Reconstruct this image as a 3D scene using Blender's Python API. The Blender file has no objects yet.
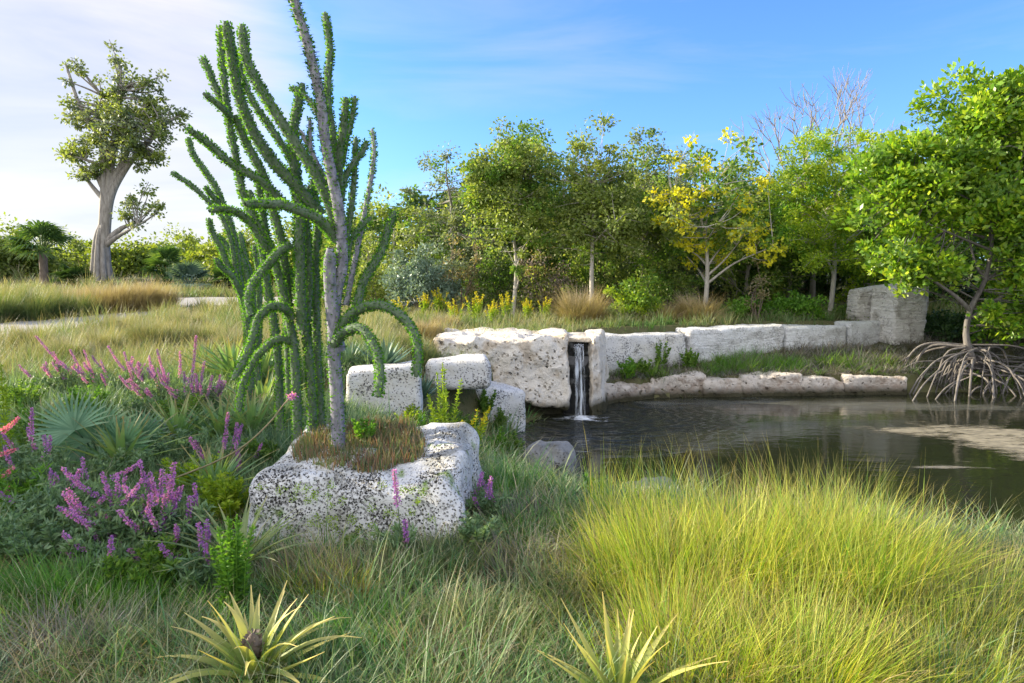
import bpy, math, random
import numpy as np
from mathutils import Vector, noise as mnoise
C = bpy.context.scene.collection
SC = bpy.context.scene
rad = math.radians

# ------------------------------------------------------------------ camera, sky, sun, exposure
CAMZ, PITCH, F = 1.7, rad(6.0), 683.0
cam = bpy.data.objects.new('camera', bpy.data.cameras.new('camera')); C.objects.link(cam)
cam.location = (0, 0, CAMZ); cam.rotation_euler = (math.pi/2-PITCH, 0, 0)
cam.data.sensor_width = 36; cam.data.lens = 36*F/1024; cam.data.clip_end = 2000; cam.data.clip_start = .05
SC.camera = cam
SUN_AZ, SUN_EL = rad(-76), rad(21)      # azimuth from +Y (forward), negative = to the left
world = bpy.data.worlds.new('World'); SC.world = world; world.use_nodes = True
wn, wl = world.node_tree.nodes, world.node_tree.links
wn.clear()
sky = wn.new('ShaderNodeTexSky'); sky.sky_type = 'NISHITA'; sky.sun_disc = False
sky.sun_elevation = SUN_EL; sky.sun_rotation = SUN_AZ
sky.air_density = 1.0; sky.dust_density = .9; sky.ozone_density = 2.2
tc = wn.new('ShaderNodeTexCoord')
mp = wn.new('ShaderNodeMapping'); mp.inputs['Scale'].default_value = (1.2, 1.2, 7.0); mp.inputs['Rotation'].default_value = (rad(6), rad(-8), 0)
nz = wn.new('ShaderNodeTexNoise'); nz.inputs['Scale'].default_value = 1.5; nz.inputs['Detail'].default_value = 7; nz.inputs['Roughness'].default_value = .55
nz.inputs['Distortion'].default_value = .5
cr = wn.new('ShaderNodeValToRGB'); cr.color_ramp.elements[0].position = .50; cr.color_ramp.elements[1].position = .78
wl.new(tc.outputs['Generated'], mp.inputs['Vector']); wl.new(mp.outputs[0], nz.inputs['Vector']); wl.new(nz.outputs['Fac'], cr.inputs['Fac'])
# broad cloud bank low on the sun's side
dp = wn.new('ShaderNodeVectorMath'); dp.operation = 'DOT_PRODUCT'
bd = Vector((-.66, .72, .17)).normalized(); dp.inputs[1].default_value = bd
wl.new(tc.outputs['Generated'], dp.inputs[0])
mr = wn.new('ShaderNodeMapRange'); mr.inputs['From Min'].default_value = .80; mr.inputs['From Max'].default_value = .99
mr.inputs['To Min'].default_value = 0; mr.inputs['To Max'].default_value = .75
mr.interpolation_type = 'SMOOTHSTEP'
wl.new(dp.outputs['Value'], mr.inputs['Value'])
nz2 = wn.new('ShaderNodeTexNoise'); nz2.inputs['Scale'].default_value = 2.6; nz2.inputs['Detail'].default_value = 5
wl.new(mp.outputs[0], nz2.inputs['Vector'])
ad = wn.new('ShaderNodeMath'); ad.operation = 'MULTIPLY_ADD'; ad.inputs[1].default_value = .55
wl.new(nz2.outputs['Fac'], ad.inputs[0]); wl.new(mr.outputs[0], ad.inputs[2])
bk = wn.new('ShaderNodeMapRange'); bk.inputs['From Min'].default_value = .48; bk.inputs['From Max'].default_value = .95; bk.interpolation_type = 'SMOOTHSTEP'
bk.inputs['To Max'].default_value = .88
wl.new(ad.outputs[0], bk.inputs['Value'])
ws = wn.new('ShaderNodeMath'); ws.operation = 'MULTIPLY'; ws.inputs[1].default_value = .26
wl.new(cr.outputs['Color'], ws.inputs[0])
mx = wn.new('ShaderNodeMath'); mx.operation = 'MAXIMUM'
# bright cloud field added behind the viewer, out of view, to fill the shadows
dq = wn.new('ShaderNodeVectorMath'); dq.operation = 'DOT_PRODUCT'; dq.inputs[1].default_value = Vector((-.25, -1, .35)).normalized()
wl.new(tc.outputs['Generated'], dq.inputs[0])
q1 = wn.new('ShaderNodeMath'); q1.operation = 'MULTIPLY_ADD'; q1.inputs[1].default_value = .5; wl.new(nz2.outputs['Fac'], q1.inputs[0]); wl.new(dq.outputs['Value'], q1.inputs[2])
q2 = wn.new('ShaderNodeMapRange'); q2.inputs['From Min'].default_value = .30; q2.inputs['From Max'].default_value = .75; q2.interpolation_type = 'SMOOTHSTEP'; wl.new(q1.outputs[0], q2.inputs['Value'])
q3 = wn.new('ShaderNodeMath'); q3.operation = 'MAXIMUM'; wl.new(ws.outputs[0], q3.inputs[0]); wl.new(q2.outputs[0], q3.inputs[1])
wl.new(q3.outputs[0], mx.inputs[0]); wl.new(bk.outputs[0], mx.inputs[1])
mix = wn.new('ShaderNodeMix'); mix.data_type = 'RGBA'
wl.new(mx.outputs[0], mix.inputs['Factor']); 
tint = wn.new('ShaderNodeMix'); tint.data_type = 'RGBA'; tint.blend_type = 'MULTIPLY'; tint.inputs['Factor'].default_value = 1
tint.inputs['B'].default_value = (.37, .57, .96, 1)
wl.new(sky.outputs[0], tint.inputs['A']); wl.new(tint.outputs['Result'], mix.inputs['A'])
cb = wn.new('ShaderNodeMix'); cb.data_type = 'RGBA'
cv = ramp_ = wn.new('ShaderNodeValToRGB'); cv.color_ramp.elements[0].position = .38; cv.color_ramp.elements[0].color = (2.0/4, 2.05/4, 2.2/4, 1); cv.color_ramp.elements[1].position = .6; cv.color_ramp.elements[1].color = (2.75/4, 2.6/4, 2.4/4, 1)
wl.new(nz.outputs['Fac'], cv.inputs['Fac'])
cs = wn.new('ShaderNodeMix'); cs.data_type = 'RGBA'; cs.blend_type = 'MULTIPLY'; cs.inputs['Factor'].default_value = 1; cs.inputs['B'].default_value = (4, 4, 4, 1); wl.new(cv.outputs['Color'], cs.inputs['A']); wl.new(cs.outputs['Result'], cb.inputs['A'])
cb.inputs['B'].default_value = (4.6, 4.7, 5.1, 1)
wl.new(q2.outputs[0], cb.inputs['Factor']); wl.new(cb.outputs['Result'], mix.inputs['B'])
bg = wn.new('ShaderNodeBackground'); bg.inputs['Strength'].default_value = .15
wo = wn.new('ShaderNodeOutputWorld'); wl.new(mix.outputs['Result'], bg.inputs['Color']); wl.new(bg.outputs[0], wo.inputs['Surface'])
sun = bpy.data.objects.new('sun', bpy.data.lights.new('sun', 'SUN')); C.objects.link(sun)
sun.data.energy = 5.0; sun.data.angle = rad(.6); sun.data.color = (1, .88, .66)
sd = Vector((math.sin(SUN_AZ)*math.cos(SUN_EL), math.cos(SUN_AZ)*math.cos(SUN_EL), math.sin(SUN_EL)))
sun.rotation_euler = sd.to_track_quat('Z', 'Y').to_euler(); sun.location = sd*60
SC.view_settings.view_transform = 'Standard'; SC.view_settings.look = 'None'; SC.view_settings.gamma = 1
SC.view_settings.exposure = 1.35
SC.render.engine = 'CYCLES'
SC.cycles.max_bounces = 6; SC.cycles.transparent_max_bounces = 12; SC.cycles.transmission_bounces = 4
SC.cycles.use_denoising = True; SC.cycles.denoising_prefilter = 'ACCURATE'

# ------------------------------------------------------------------ pixel -> world helpers, used to survey the place
cp, sp = math.cos(PITCH), math.sin(PITCH)
def P(px, py, Y):
    u, v = (px-512)/F, (341.5-py)/F
    d = (u, cp+v*sp, -sp+v*cp)
    return Vector((u*Y/d[1], Y, CAMZ+d[2]*Y/d[1]))
def px_m(Y): return Y/F/ .995

# ------------------------------------------------------------------ noise
def vnoise(x, y, seed=0):
    x = np.asarray(x, float); y = np.asarray(y, float)
    xi, yi = np.floor(x).astype(np.int64), np.floor(y).astype(np.int64)
    fx, fy = x-xi, y-yi; fx = fx*fx*(3-2*fx); fy = fy*fy*(3-2*fy)
    def h(a, b):
        n = (a*374761393 + b*668265263 + seed*982451653) & 0x7fffffff
        n = ((n ^ (n >> 13))*1274126177) & 0x7fffffff
        return ((n ^ (n >> 16)) & 0xffff)/65535.0
    return (h(xi,yi)*(1-fx)+h(xi+1,yi)*fx)*(1-fy) + (h(xi,yi+1)*(1-fx)+h(xi+1,yi+1)*fx)*fy
def fbm(x, y, seed=0, o=4):
    s, a = 0, .5
    for k in range(o):
        s = s + a*vnoise(np.asarray(x)*2**k, np.asarray(y)*2**k, seed+k); a *= .5
    return s/(1-.5**o)
def sstep(a, b, x):
    t = np.clip((np.asarray(x, float)-a)/(b-a), 0, 1); return t*t*(3-2*t)

# ------------------------------------------------------------------ terrain
WATER = -1.0
POND = np.array([(.15,11.6),(.1,10.4),(.35,9.3),(.55,8.2),(.95,7.5),(2,6.75),(4,6.0),(7,5.3),(12,5),(19,8),(18,13),(14,14.6),(11,15),
                 (8.5,14.9),(5,14.6),(2.3,14.2),(1.6,13.4),(1.25,12.95),(.6,12.6)])
LINE = np.array([(-2.6,8.5),(-1.75,8.35),(-1.15,8.5),(-.85,10.3),(-.35,10.7),(-.1,12.6),(.9,13.3),(1.95,14.9),(9.9,17.8),(30,18.6)])
def pdist(x, y, poly, closed):
    n = len(poly); best = np.full(np.shape(x), 1e9); sgn = np.ones(np.shape(x))
    for i in range(n if closed else n-1):
        a, b = poly[i], poly[(i+1) % n]
        dx, dy = b-a; t = np.clip(((x-a[0])*dx+(y-a[1])*dy)/(dx*dx+dy*dy), 0, 1)
        d = np.hypot(x-a[0]-t*dx, y-a[1]-t*dy)
        s = np.sign(dx*(y-a[1])-dy*(x-a[0]))
        m = d < best; best = np.where(m, d, best); sgn = np.where(m, s, sgn)
    return best, sgn
def inside(x, y, poly):
    c = np.zeros(np.shape(x), bool); n = len(poly)
    for i in range(n):
        a, b = poly[i], poly[(i+1) % n]
        m = ((a[1] > y) != (b[1] > y)) & (x < (b[0]-a[0])*(y-a[1])/((b[1]-a[1]) or 1e-9)+a[0])
        c ^= m
    return c
def H(x, y):
    x = np.asarray(x, float); y = np.asarray(y, float)
    d, _ = pdist(x, y, POND, True); ins = inside(x, y, POND)
    near = .0 + .10*(fbm(x*.8, y*.8, 3)-.5) + .03*(fbm(x*4, y*4, 9)-.5)
    near = near - .16*sstep(.5, 4, x)*sstep(9, 4, y)*0
    side = sstep(-.5, 1.5, x)*sstep(13, 11, y)
    bank = WATER+.04 + (near-WATER-.04)*sstep(0, 1, d/2.6)**.8
    ledge = WATER+.42 + .35*sstep(0, 1.6, d-.1)
    ledge = ledge+(bank-ledge)*sstep(8.8, 9.8, x)
    bl = sstep(12.6, 11.6, y)
    low = np.where(x > 1, bank*bl+ledge*(1-bl), bank)
    ld, ls = pdist(x, y, LINE, False)
    plate = .40 + .05*(fbm(x*.5, y*.5, 5)-.5)
    plate = plate-.36*sstep(-1.7, -1.2, x)*sstep(.3, -.2, x)*sstep(8.8, 9.3, y)*sstep(13.4, 12.9, y)
    fade = sstep(-6.5, -2.2, x)
    plate = near*(1-fade)+plate*fade
    up = sstep(0., .3, ls*ld)*np.where(x < -2.6, sstep(8.0, 9.5, y), 1)
    z = low*(1-up)+plate*up
    z = z + .55*sstep(22, 34, y) + .75*sstep(34, 46, y) + 2.0*sstep(60, 200, y)*(.5+fbm(x*.01, y*.01, 8))
    z = np.where(ins, WATER-.05-.75*sstep(0, 1.5, d), z)
    return z
def Hs(x, y): return float(H(np.array([x]), np.array([y]))[0])
def G(px, py, lo=1.5, hi=120):
    ys = np.exp(np.linspace(math.log(lo), math.log(hi), 900))
    u, v = (px-512)/F, (341.5-py)/F; d1 = cp+v*sp
    xs = u*ys/d1; zs = CAMZ+(-sp+v*cp)*ys/d1
    k = np.argmax(zs <= H(xs, ys)); 
    return Vector((xs[k], ys[k], Hs(xs[k], ys[k])))

# ------------------------------------------------------------------ mesh builder
class MB:
    def __init__(s): s.v = []; s.f = []; s.t = []; s.n = 0
    def add(s, v, f, t=None):
        v = np.asarray(v, np.float32).reshape(-1, 3); f = np.asarray(f, np.int64).reshape(-1, 4)
        s.v.append(v); s.f.append(f+s.n); s.t.append(np.zeros(len(v), np.float32) if t is None else np.asarray(t, np.float32).reshape(-1)); s.n += len(v)
    def mesh(s, name, mat, smooth=False):
        m = bpy.data.meshes.new(name)
        if s.n:
            v = np.concatenate(s.v); f = np.concatenate(s.f); t = np.concatenate(s.t)
            m.vertices.add(len(v)); m.vertices.foreach_set('co', v.ravel())
            m.loops.add(len(f)*4); m.loops.foreach_set('vertex_index', f.ravel().astype(np.int32))
            m.polygons.add(len(f)); m.polygons.foreach_set('loop_start', (np.arange(len(f))*4).astype(np.int32))
            if smooth: m.polygons.foreach_set('use_smooth', np.ones(len(f), bool))
            at = m.attributes.new('t', 'FLOAT', 'POINT'); at.data.foreach_set('value', t)
            m.update(calc_edges=True)
        m.materials.append(mat); return m
    def build(s, name, mat, parent=None, smooth=False):
        return link(name, s.mesh(name, mat, smooth), parent)
def link(name, mesh, parent=None):
    o = bpy.data.objects.new(name, mesh); C.objects.link(o)
    if parent: o.parent = parent
    return o
def tag(o, label=None, cat=None, group=None, kind=None):
    if label: o['label'] = label
    if cat: o['category'] = cat
    if group: o['group'] = group
    if kind: o['kind'] = kind
    return o
def thing(name, loc, label, cat, group=None, rz=0, sc=1):
    o = bpy.data.objects.new(name, None); C.objects.link(o); o.location = loc; o.rotation_euler = (0, 0, rz); o.scale = (sc, sc, sc) if not hasattr(sc, '__len__') else sc
    o.empty_display_size = .1
    return tag(o, label, cat, group)
def dup(root, loc, label, rz=0, sc=1, group=None, only=None):
    r = root.copy(); C.objects.link(r); r.location = loc; r.rotation_euler = (0, 0, rz); r.scale = (sc, sc, sc) if not hasattr(sc, '__len__') else sc
    r['label'] = label
    if group: r['group'] = group
    for ch in root.children:
        c = ch.copy(); C.objects.link(c); c.parent = r
        for g in ch.children:
            d = g.copy(); C.objects.link(d); d.parent = c
    return r

# primitive generators (numpy)
def strip(mb, base, az, L, w, lean, droop, seg=4, wp=.8, fold=0, side=None, t0=0):
    """N curved tapering blades. base Nx3, az, L, w, lean (0 up .. pi/2 flat) and droop (extra bend in rad) are arrays"""
    base = np.asarray(base, float); N = len(base)
    az, L, w, lean, droop = [np.broadcast_to(np.asarray(a, float), (N,)) for a in (az, L, w, lean, droop)]
    k = np.arange(seg+1)/seg
    ang = lean[:, None]+droop[:, None]*k[None]**1.3            # angle from vertical along the blade
    st = L[:, None]/seg
    dr = np.sin(ang)*st; dz = np.cos(ang)*st
    r = np.concatenate([np.zeros((N, 1)), np.cumsum(dr[:, :-1], 1)], 1); z = np.concatenate([np.zeros((N, 1)), np.cumsum(dz[:, :-1], 1)], 1)
    dirx, diry = np.cos(az), np.sin(az)
    c = np.stack([base[:, 0:1]+r*dirx[:, None], base[:, 1:2]+r*diry[:, None], base[:, 2:3]+z], -1)
    if side is None: side = az+math.pi/2+np.random.uniform(-.9, .9, N)
    sx = np.stack([np.cos(side), np.sin(side), np.zeros(N)], -1)[:, None, :]
    ww = (w[:, None]*.5*np.clip(1-k[None]**(1/ max(wp, .05)), .06, 1))[..., None]
    if fold == 0:
        v = np.stack([c-sx*ww, c+sx*ww], 2).reshape(-1, 3); cols = 2
    else:   # channelled leaf, three columns
        nrm = np.stack([-np.cos(ang)*dirx[:, None], -np.cos(ang)*diry[:, None], np.sin(ang)], -1)
        v = np.stack([c-sx*ww+nrm*ww*fold, c, c+sx*ww+nrm*ww*fold], 2).reshape(-1, 3); cols = 3
    b = (np.arange(N)*(seg+1)*cols)[:, None, None]+(np.arange(seg)*cols)[None, :, None]+np.arange(cols-1)[None, None, :]
    f = np.stack([b, b+1, b+1+cols, b+cols], -1)
    t = np.broadcast_to(k[None, :, None], (N, seg+1, cols))
    mb.add(v, f, t)
    return c
def leaves(mb, pos, d, L, w, seed=None):
    pos = np.asarray(pos, float); d = np.asarray(d, float); N = len(pos)
    d = d/np.maximum(np.linalg.norm(d, axis=1, keepdims=True), 1e-6)
    r = np.random.normal(size=(N, 3)); s = np.cross(d, r); s /= np.maximum(np.linalg.norm(s, axis=1, keepdims=True), 1e-6)
    L = np.broadcast_to(np.asarray(L, float), (N,))[:, None]; w = np.broadcast_to(np.asarray(w, float), (N,))[:, None]
    v = np.stack([pos, pos+d*L*.5+s*w*.5, pos+d*L, pos+d*L*.5-s*w*.5], 1)
    mb.add(v, np.arange(N*4).reshape(N, 4), np.tile([0, .5, 1, .5], N))
def tube(mb, pts, rs, n=6, cap=False):
    pts = np.asarray(pts, float); M = len(pts); rs = np.broadcast_to(np.asarray(rs, float), (M,))
    tg = np.gradient(pts, axis=0); tg /= np.maximum(np.linalg.norm(tg, axis=1, keepdims=True), 1e-9)
    a = np.cross(tg[0], (0.31, .95, .05)); a /= np.linalg.norm(a); vs = []
    N_, B_ = [], []
    for i in range(M):
        a = a-tg[i]*np.dot(a, tg[i]); a /= max(np.linalg.norm(a), 1e-9); b = np.cross(tg[i], a); N_.append(a); B_.append(b)
    N_, B_ = np.array(N_), np.array(B_)
    th = np.arange(n)/n*2*math.pi
    v = pts[:, None]+(N_[:, None]*np.cos(th)[None, :, None]+B_[:, None]*np.sin(th)[None, :, None])*rs[:, None, None]
    i, j = np.meshgrid(np.arange(M-1), np.arange(n), indexing='ij')
    f = np.stack([i*n+j, i*n+(j+1) % n, (i+1)*n+(j+1) % n, (i+1)*n+j], -1)
    t = np.broadcast_to((np.arange(M)/(M-1))[:, None], (M, n))
    mb.add(v, f, t)
    return pts, tg, N_, B_
def smooth_path(pts, step):
    """Catmull-Rom through pts, resampled at about step"""
    p = np.asarray(pts, float); 
    if len(p) == 2: p = np.array([p[0], (p[0]*2+p[1])/3, (p[0]+2*p[1])/3, p[1]])
    q = np.vstack([2*p[0]-p[1], p, 2*p[-1]-p[-2]]); out = []
    for i in range(1, len(q)-2):
        k = max(2, int(np.linalg.norm(q[i+1]-q[i])/step)+1)
        for t in np.arange(k)/k:
            out.append(.5*((2*q[i])+(-q[i-1]+q[i+1])*t+(2*q[i-1]-5*q[i]+4*q[i+1]-q[i+2])*t*t+(-q[i-1]+3*q[i]-3*q[i+1]+q[i+2])*t**3))
    out.append(p[-1]); return np.array(out)

# ------------------------------------------------------------------ materials
def nmat(name):
    m = bpy.data.materials.new(name); m.use_nodes = True; n = m.node_tree.nodes; l = m.node_tree.links
    return m, n, l, n['Principled BSDF'], n['Material Output']
def ramp(n, cols):
    r = n.new('ShaderNodeValToRGB'); e = r.color_ramp.elements
    while len(e) < len(cols): e.new(.5)
    for i, c in enumerate(cols): e[i].position = i/(len(cols)-1); e[i].color = (*c, 1)
    return r
def leafmat(name, cols, trans=.45, tip=None, rough=.5, clump=1.2, clumpcols=None, tipstart=.55, spec=.35):
    """foliage: colour varies leaf by leaf and clump by clump; lets light through"""
    m, n, l, b, out = nmat(name)
    g = n.new('ShaderNodeNewGeometry'); r = ramp(n, cols); l.new(g.outputs['Random Per Island'], r.inputs['Fac'])
    col = r.outputs['Color']
    tcn = n.new('ShaderNodeTexCoord')
    nzn = n.new('ShaderNodeTexNoise'); nzn.inputs['Scale'].default_value = clump; nzn.inputs['Detail'].default_value = 3
    l.new(tcn.outputs['Object'], nzn.inputs['Vector'])
    cc = clumpcols or [(.62, .68, .66), (1, 1, 1), (1.28, 1.2, .95)]
    r2 = ramp(n, cc); r2.color_ramp.elements[0].position = .3; r2.color_ramp.elements[-1].position = .7
    l.new(nzn.outputs['Fac'], r2.inputs['Fac'])
    mxn = n.new('ShaderNodeMix'); mxn.data_type = 'RGBA'; mxn.blend_type = 'MULTIPLY'; mxn.inputs['Factor'].default_value = 1
    l.new(col, mxn.inputs['A']); l.new(r2.outputs['Color'], mxn.inputs['B']); col = mxn.outputs['Result']
    if tip:
        a = n.new('ShaderNodeAttribute'); a.attribute_name = 't'
        mrn = n.new('ShaderNodeMapRange'); mrn.inputs['From Min'].default_value = tipstart; mrn.inputs['From Max'].default_value = 1
        l.new(a.outputs['Fac'], mrn.inputs['Value'])
        m3 = n.new('ShaderNodeMix'); m3.data_type = 'RGBA'; l.new(mrn.outputs[0], m3.inputs['Factor'])
        l.new(col, m3.inputs['A']); m3.inputs['B'].default_value = (*tip, 1); col = m3.outputs['Result']
    l.new(col, b.inputs['Base Color']); b.inputs['Roughness'].default_value = rough; b.inputs['Specular IOR Level'].default_value = spec
    tr = n.new('ShaderNodeBsdfTranslucent')
    sat = n.new('ShaderNodeMix'); sat.data_type = 'RGBA'; sat.blend_type = 'MULTIPLY'; sat.inputs['Factor'].default_value = 1
    l.new(col, sat.inputs['A']); sat.inputs['B'].default_value = (1.35, 1.3, .55, 1); l.new(sat.outputs['Result'], tr.inputs['Color'])
    ms = n.new('ShaderNodeMixShader'); ms.inputs[0].default_value = trans
    l.new(b.outputs[0], ms.inputs[1]); l.new(tr.outputs[0], ms.inputs[2]); l.new(ms.outputs[0], out.inputs['Surface'])
    return m
def barkmat(name, c1, c2, scale=8, stretch=.25, rough=.85, bump=.4):
    m, n, l, b, out = nmat(name)
    t = n.new('ShaderNodeTexCoord'); mpn = n.new('ShaderNodeMapping'); mpn.inputs['Scale'].default_value = (1, 1, stretch)
    nn = n.new('ShaderNodeTexNoise'); nn.inputs['Scale'].default_value = scale; nn.inputs['Detail'].default_value = 6; nn.inputs['Roughness'].default_value = .65
    l.new(t.outputs['Object'], mpn.inputs[0]); l.new(mpn.outputs[0], nn.inputs['Vector'])
    r = ramp(n, [c1, c2]); r.color_ramp.elements[0].position = .32; r.color_ramp.elements[1].position = .68
    l.new(nn.outputs['Fac'], r.inputs['Fac']); l.new(r.outputs[0], b.inputs['Base Color']); b.inputs['Roughness'].default_value = rough
    bp = n.new('ShaderNodeBump'); bp.inputs['Strength'].default_value = bump; bp.inputs['Distance'].default_value = .02
    l.new(nn.outputs['Fac'], bp.inputs['Height']); l.new(bp.outputs[0], b.inputs['Normal'])
    return m
def stonemat(name, light, dark, pit, pitscale=26, pitdepth=.02, pitsize=.35, stain=(.30, .27, .20), mossc=None, disp=True, wet=None, layer=0):
    m, n, l, b, out = nmat(name)
    t = n.new('ShaderNodeTexCoord'); co = t.outputs['Object']
    n1 = n.new('ShaderNodeTexNoise'); n1.inputs['Scale'].default_value = 2.2; n1.inputs['Detail'].default_value = 8; n1.inputs['Roughness'].default_value = .62; l.new(co, n1.inputs['Vector'])
    r = ramp(n, [dark, stain, light, light]); r.color_ramp.elements[0].position = .28; r.color_ramp.elements[1].position = .40; r.color_ramp.elements[2].position = .5; r.color_ramp.elements[3].position = .9
    l.new(n1.outputs['Fac'], r.inputs['Fac'])
    # pits: distorted voronoi cells
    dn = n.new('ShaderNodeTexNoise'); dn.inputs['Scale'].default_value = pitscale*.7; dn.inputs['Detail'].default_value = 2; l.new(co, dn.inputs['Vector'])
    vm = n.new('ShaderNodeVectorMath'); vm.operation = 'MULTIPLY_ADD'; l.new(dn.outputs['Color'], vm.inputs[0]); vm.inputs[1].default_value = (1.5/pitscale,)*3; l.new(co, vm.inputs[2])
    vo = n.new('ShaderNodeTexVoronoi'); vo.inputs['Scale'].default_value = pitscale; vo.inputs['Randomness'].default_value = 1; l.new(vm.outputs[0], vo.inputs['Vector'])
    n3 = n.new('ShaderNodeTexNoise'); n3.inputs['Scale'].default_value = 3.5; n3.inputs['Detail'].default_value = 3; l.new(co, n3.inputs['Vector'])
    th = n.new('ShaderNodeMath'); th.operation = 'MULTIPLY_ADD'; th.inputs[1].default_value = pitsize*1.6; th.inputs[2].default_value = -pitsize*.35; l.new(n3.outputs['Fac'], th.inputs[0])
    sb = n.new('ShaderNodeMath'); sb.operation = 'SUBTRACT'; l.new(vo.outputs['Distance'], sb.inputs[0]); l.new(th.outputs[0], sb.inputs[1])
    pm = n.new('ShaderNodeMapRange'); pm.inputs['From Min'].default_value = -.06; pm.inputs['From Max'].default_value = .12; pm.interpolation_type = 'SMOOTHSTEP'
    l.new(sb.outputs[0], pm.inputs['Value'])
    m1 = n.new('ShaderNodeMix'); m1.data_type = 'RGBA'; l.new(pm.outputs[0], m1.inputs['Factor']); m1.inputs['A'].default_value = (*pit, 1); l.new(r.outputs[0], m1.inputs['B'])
    col = m1.outputs['Result']
    if mossc:
        nm = n.new('ShaderNodeTexNoise'); nm.inputs['Scale'].default_value = 5; nm.inputs['Detail'].default_value = 5; l.new(co, nm.inputs['Vector'])
        mrn = n.new('ShaderNodeMapRange'); mrn.inputs['From Min'].default_value = .60; mrn.inputs['From Max'].default_value = .68; l.new(nm.outputs['Fac'], mrn.inputs['Value'])
        m2 = n.new('ShaderNodeMix'); m2.data_type = 'RGBA'; l.new(mrn.outputs[0], m2.inputs['Factor']); l.new(col, m2.inputs['A']); m2.inputs['B'].default_value = (*mossc, 1); col = m2.outputs['Result']
    if wet is not None:   # algae and water stain up to a height (world z)
        gp = n.new('ShaderNodeNewGeometry'); sx = n.new('ShaderNodeSeparateXYZ'); l.new(gp.outputs['Position'], sx.inputs[0])
        a2 = n.new('ShaderNodeMath'); a2.operation = 'MULTIPLY_ADD'; a2.inputs[1].default_value = -.35; l.new(n1.outputs['Fac'], a2.inputs[0]); l.new(sx.outputs['Z'], a2.inputs[2])
        mrn = n.new('ShaderNodeMapRange'); mrn.inputs['From Min'].default_value = wet-.22; mrn.inputs['From Max'].default_value = wet-.06; l.new(a2.outputs[0], mrn.inputs['Value'])
        m2 = n.new('ShaderNodeMix'); m2.data_type = 'RGBA'; l.new(mrn.outputs[0], m2.inputs['Factor']); m2.inputs['A'].default_value = (.055, .05, .028, 1); l.new(col, m2.inputs['B']); col = m2.outputs['Result']
    l.new(col, b.inputs['Base Color']); b.inputs['Roughness'].default_value = .93; b.inputs['Specular IOR Level'].default_value = .2
    # height = pits + fine grain (+ layering)
    hn = n.new('ShaderNodeTexNoise'); hn.inputs['Scale'].default_value = 9; hn.inputs['Detail'].default_value = 8; hn.inputs['Roughness'].default_value = .7; l.new(co, hn.inputs['Vector'])
    ha = n.new('ShaderNodeMath'); ha.operation = 'MULTIPLY_ADD'; ha.inputs[1].default_value = 1.3; l.new(hn.outputs['Fac'], ha.inputs[0]); l.new(pm.outputs[0], ha.inputs[2])
    hh = ha.outputs[0]
    if layer:
        mpn = n.new('ShaderNodeMapping'); mpn.inputs['Scale'].default_value = (1.2, 1.2, 14); l.new(co, mpn.inputs[0])
        ln = n.new('ShaderNodeTexNoise'); ln.inputs['Scale'].default_value = 1.6; ln.inputs['Detail'].default_value = 5; l.new(mpn.outputs[0], ln.inputs['Vector'])
        lm = n.new('ShaderNodeMath'); lm.operation = 'MULTIPLY_ADD'; lm.inputs[1].default_value = layer; l.new(ln.outputs['Fac'], lm.inputs[0]); l.new(hh, lm.inputs[2]); hh = lm.outputs[0]
    dsp = n.new('ShaderNodeDisplacement'); dsp.inputs['Scale'].default_value = pitdepth; dsp.inputs['Midlevel'].default_value = 1.5
    l.new(hh, dsp.inputs['Height']); l.new(dsp.outputs[0], out.inputs['Displacement'])
    m.displacement_method = 'BOTH' if disp else 'BUMP'
    return m

M = {}
M['ground'] = None
def groundmat():
    m, n, l, b, out = nmat('soil_and_thatch')
    t = n.new('ShaderNodeTexCoord'); nn = n.new('ShaderNodeTexNoise'); nn.inputs['Scale'].default_value = 3; nn.inputs['Detail'].default_value = 10; nn.inputs['Roughness'].default_value = .7
    l.new(t.outputs['Object'], nn.inputs['Vector'])
    r = ramp(n, [(.035, .035, .02), (.07, .075, .03), (.12, .11, .055), (.17, .14, .09)]); r.color_ramp.elements[0].position = .3; r.color_ramp.elements[-1].position = .72
    l.new(nn.outputs['Fac'], r.inputs['Fac']); l.new(r.outputs[0], b.inputs['Base Color']); b.inputs['Roughness'].default_value = 1; b.inputs['Specular IOR Level'].default_value = .1
    bp = n.new('ShaderNodeBump'); bp.inputs['Strength'].default_value = .6; bp.inputs['Distance'].default_value = .05; l.new(nn.outputs['Fac'], bp.inputs['Height']); l.new(bp.outputs[0], b.inputs['Normal'])
    return m
M['ground'] = groundmat()
M['path'] = barkmat('pale_crushed_stone', (.26, .25, .22), (.38, .36, .33), 30, 1, .95, .2)
# greens etc.
M['allu'] = leafmat('succulent_leaf', [(.05, .15, .025), (.10, .26, .03), (.20, .40, .03)], .45, clump=5, rough=.55, spec=.15)
M['allubark'] = barkmat('grey_lilac_bark', (.10, .10, .12), (.31, .30, .33), 26, .5)
M['youngstem'] = barkmat('young_green_stem', (.05, .09, .035), (.13, .17, .11), 26, .5)
M['bark'] = barkmat('grey_bark', (.16, .14, .12), (.36, .33, .29), 9)
M['palebark'] = barkmat('pale_bark', (.28, .25, .21), (.5, .46, .4), 14)
M['brownbark'] = barkmat('brown_bark', (.10, .075, .055), (.22, .17, .13), 12)
M['olive'] = leafmat('olive_leaf', [(.12, .17, .04), (.20, .27, .06), (.33, .38, .12)], .48)
M['green'] = leafmat('mid_green_leaf', [(.07, .15, .025), (.13, .25, .035), (.24, .35, .06)], .46)
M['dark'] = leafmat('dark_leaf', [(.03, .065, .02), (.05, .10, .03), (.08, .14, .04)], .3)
M['greygreen'] = leafmat('grey_green_leaf', [(.11, .15, .08), (.17, .22, .12), (.27, .31, .18)], .38)
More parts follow.
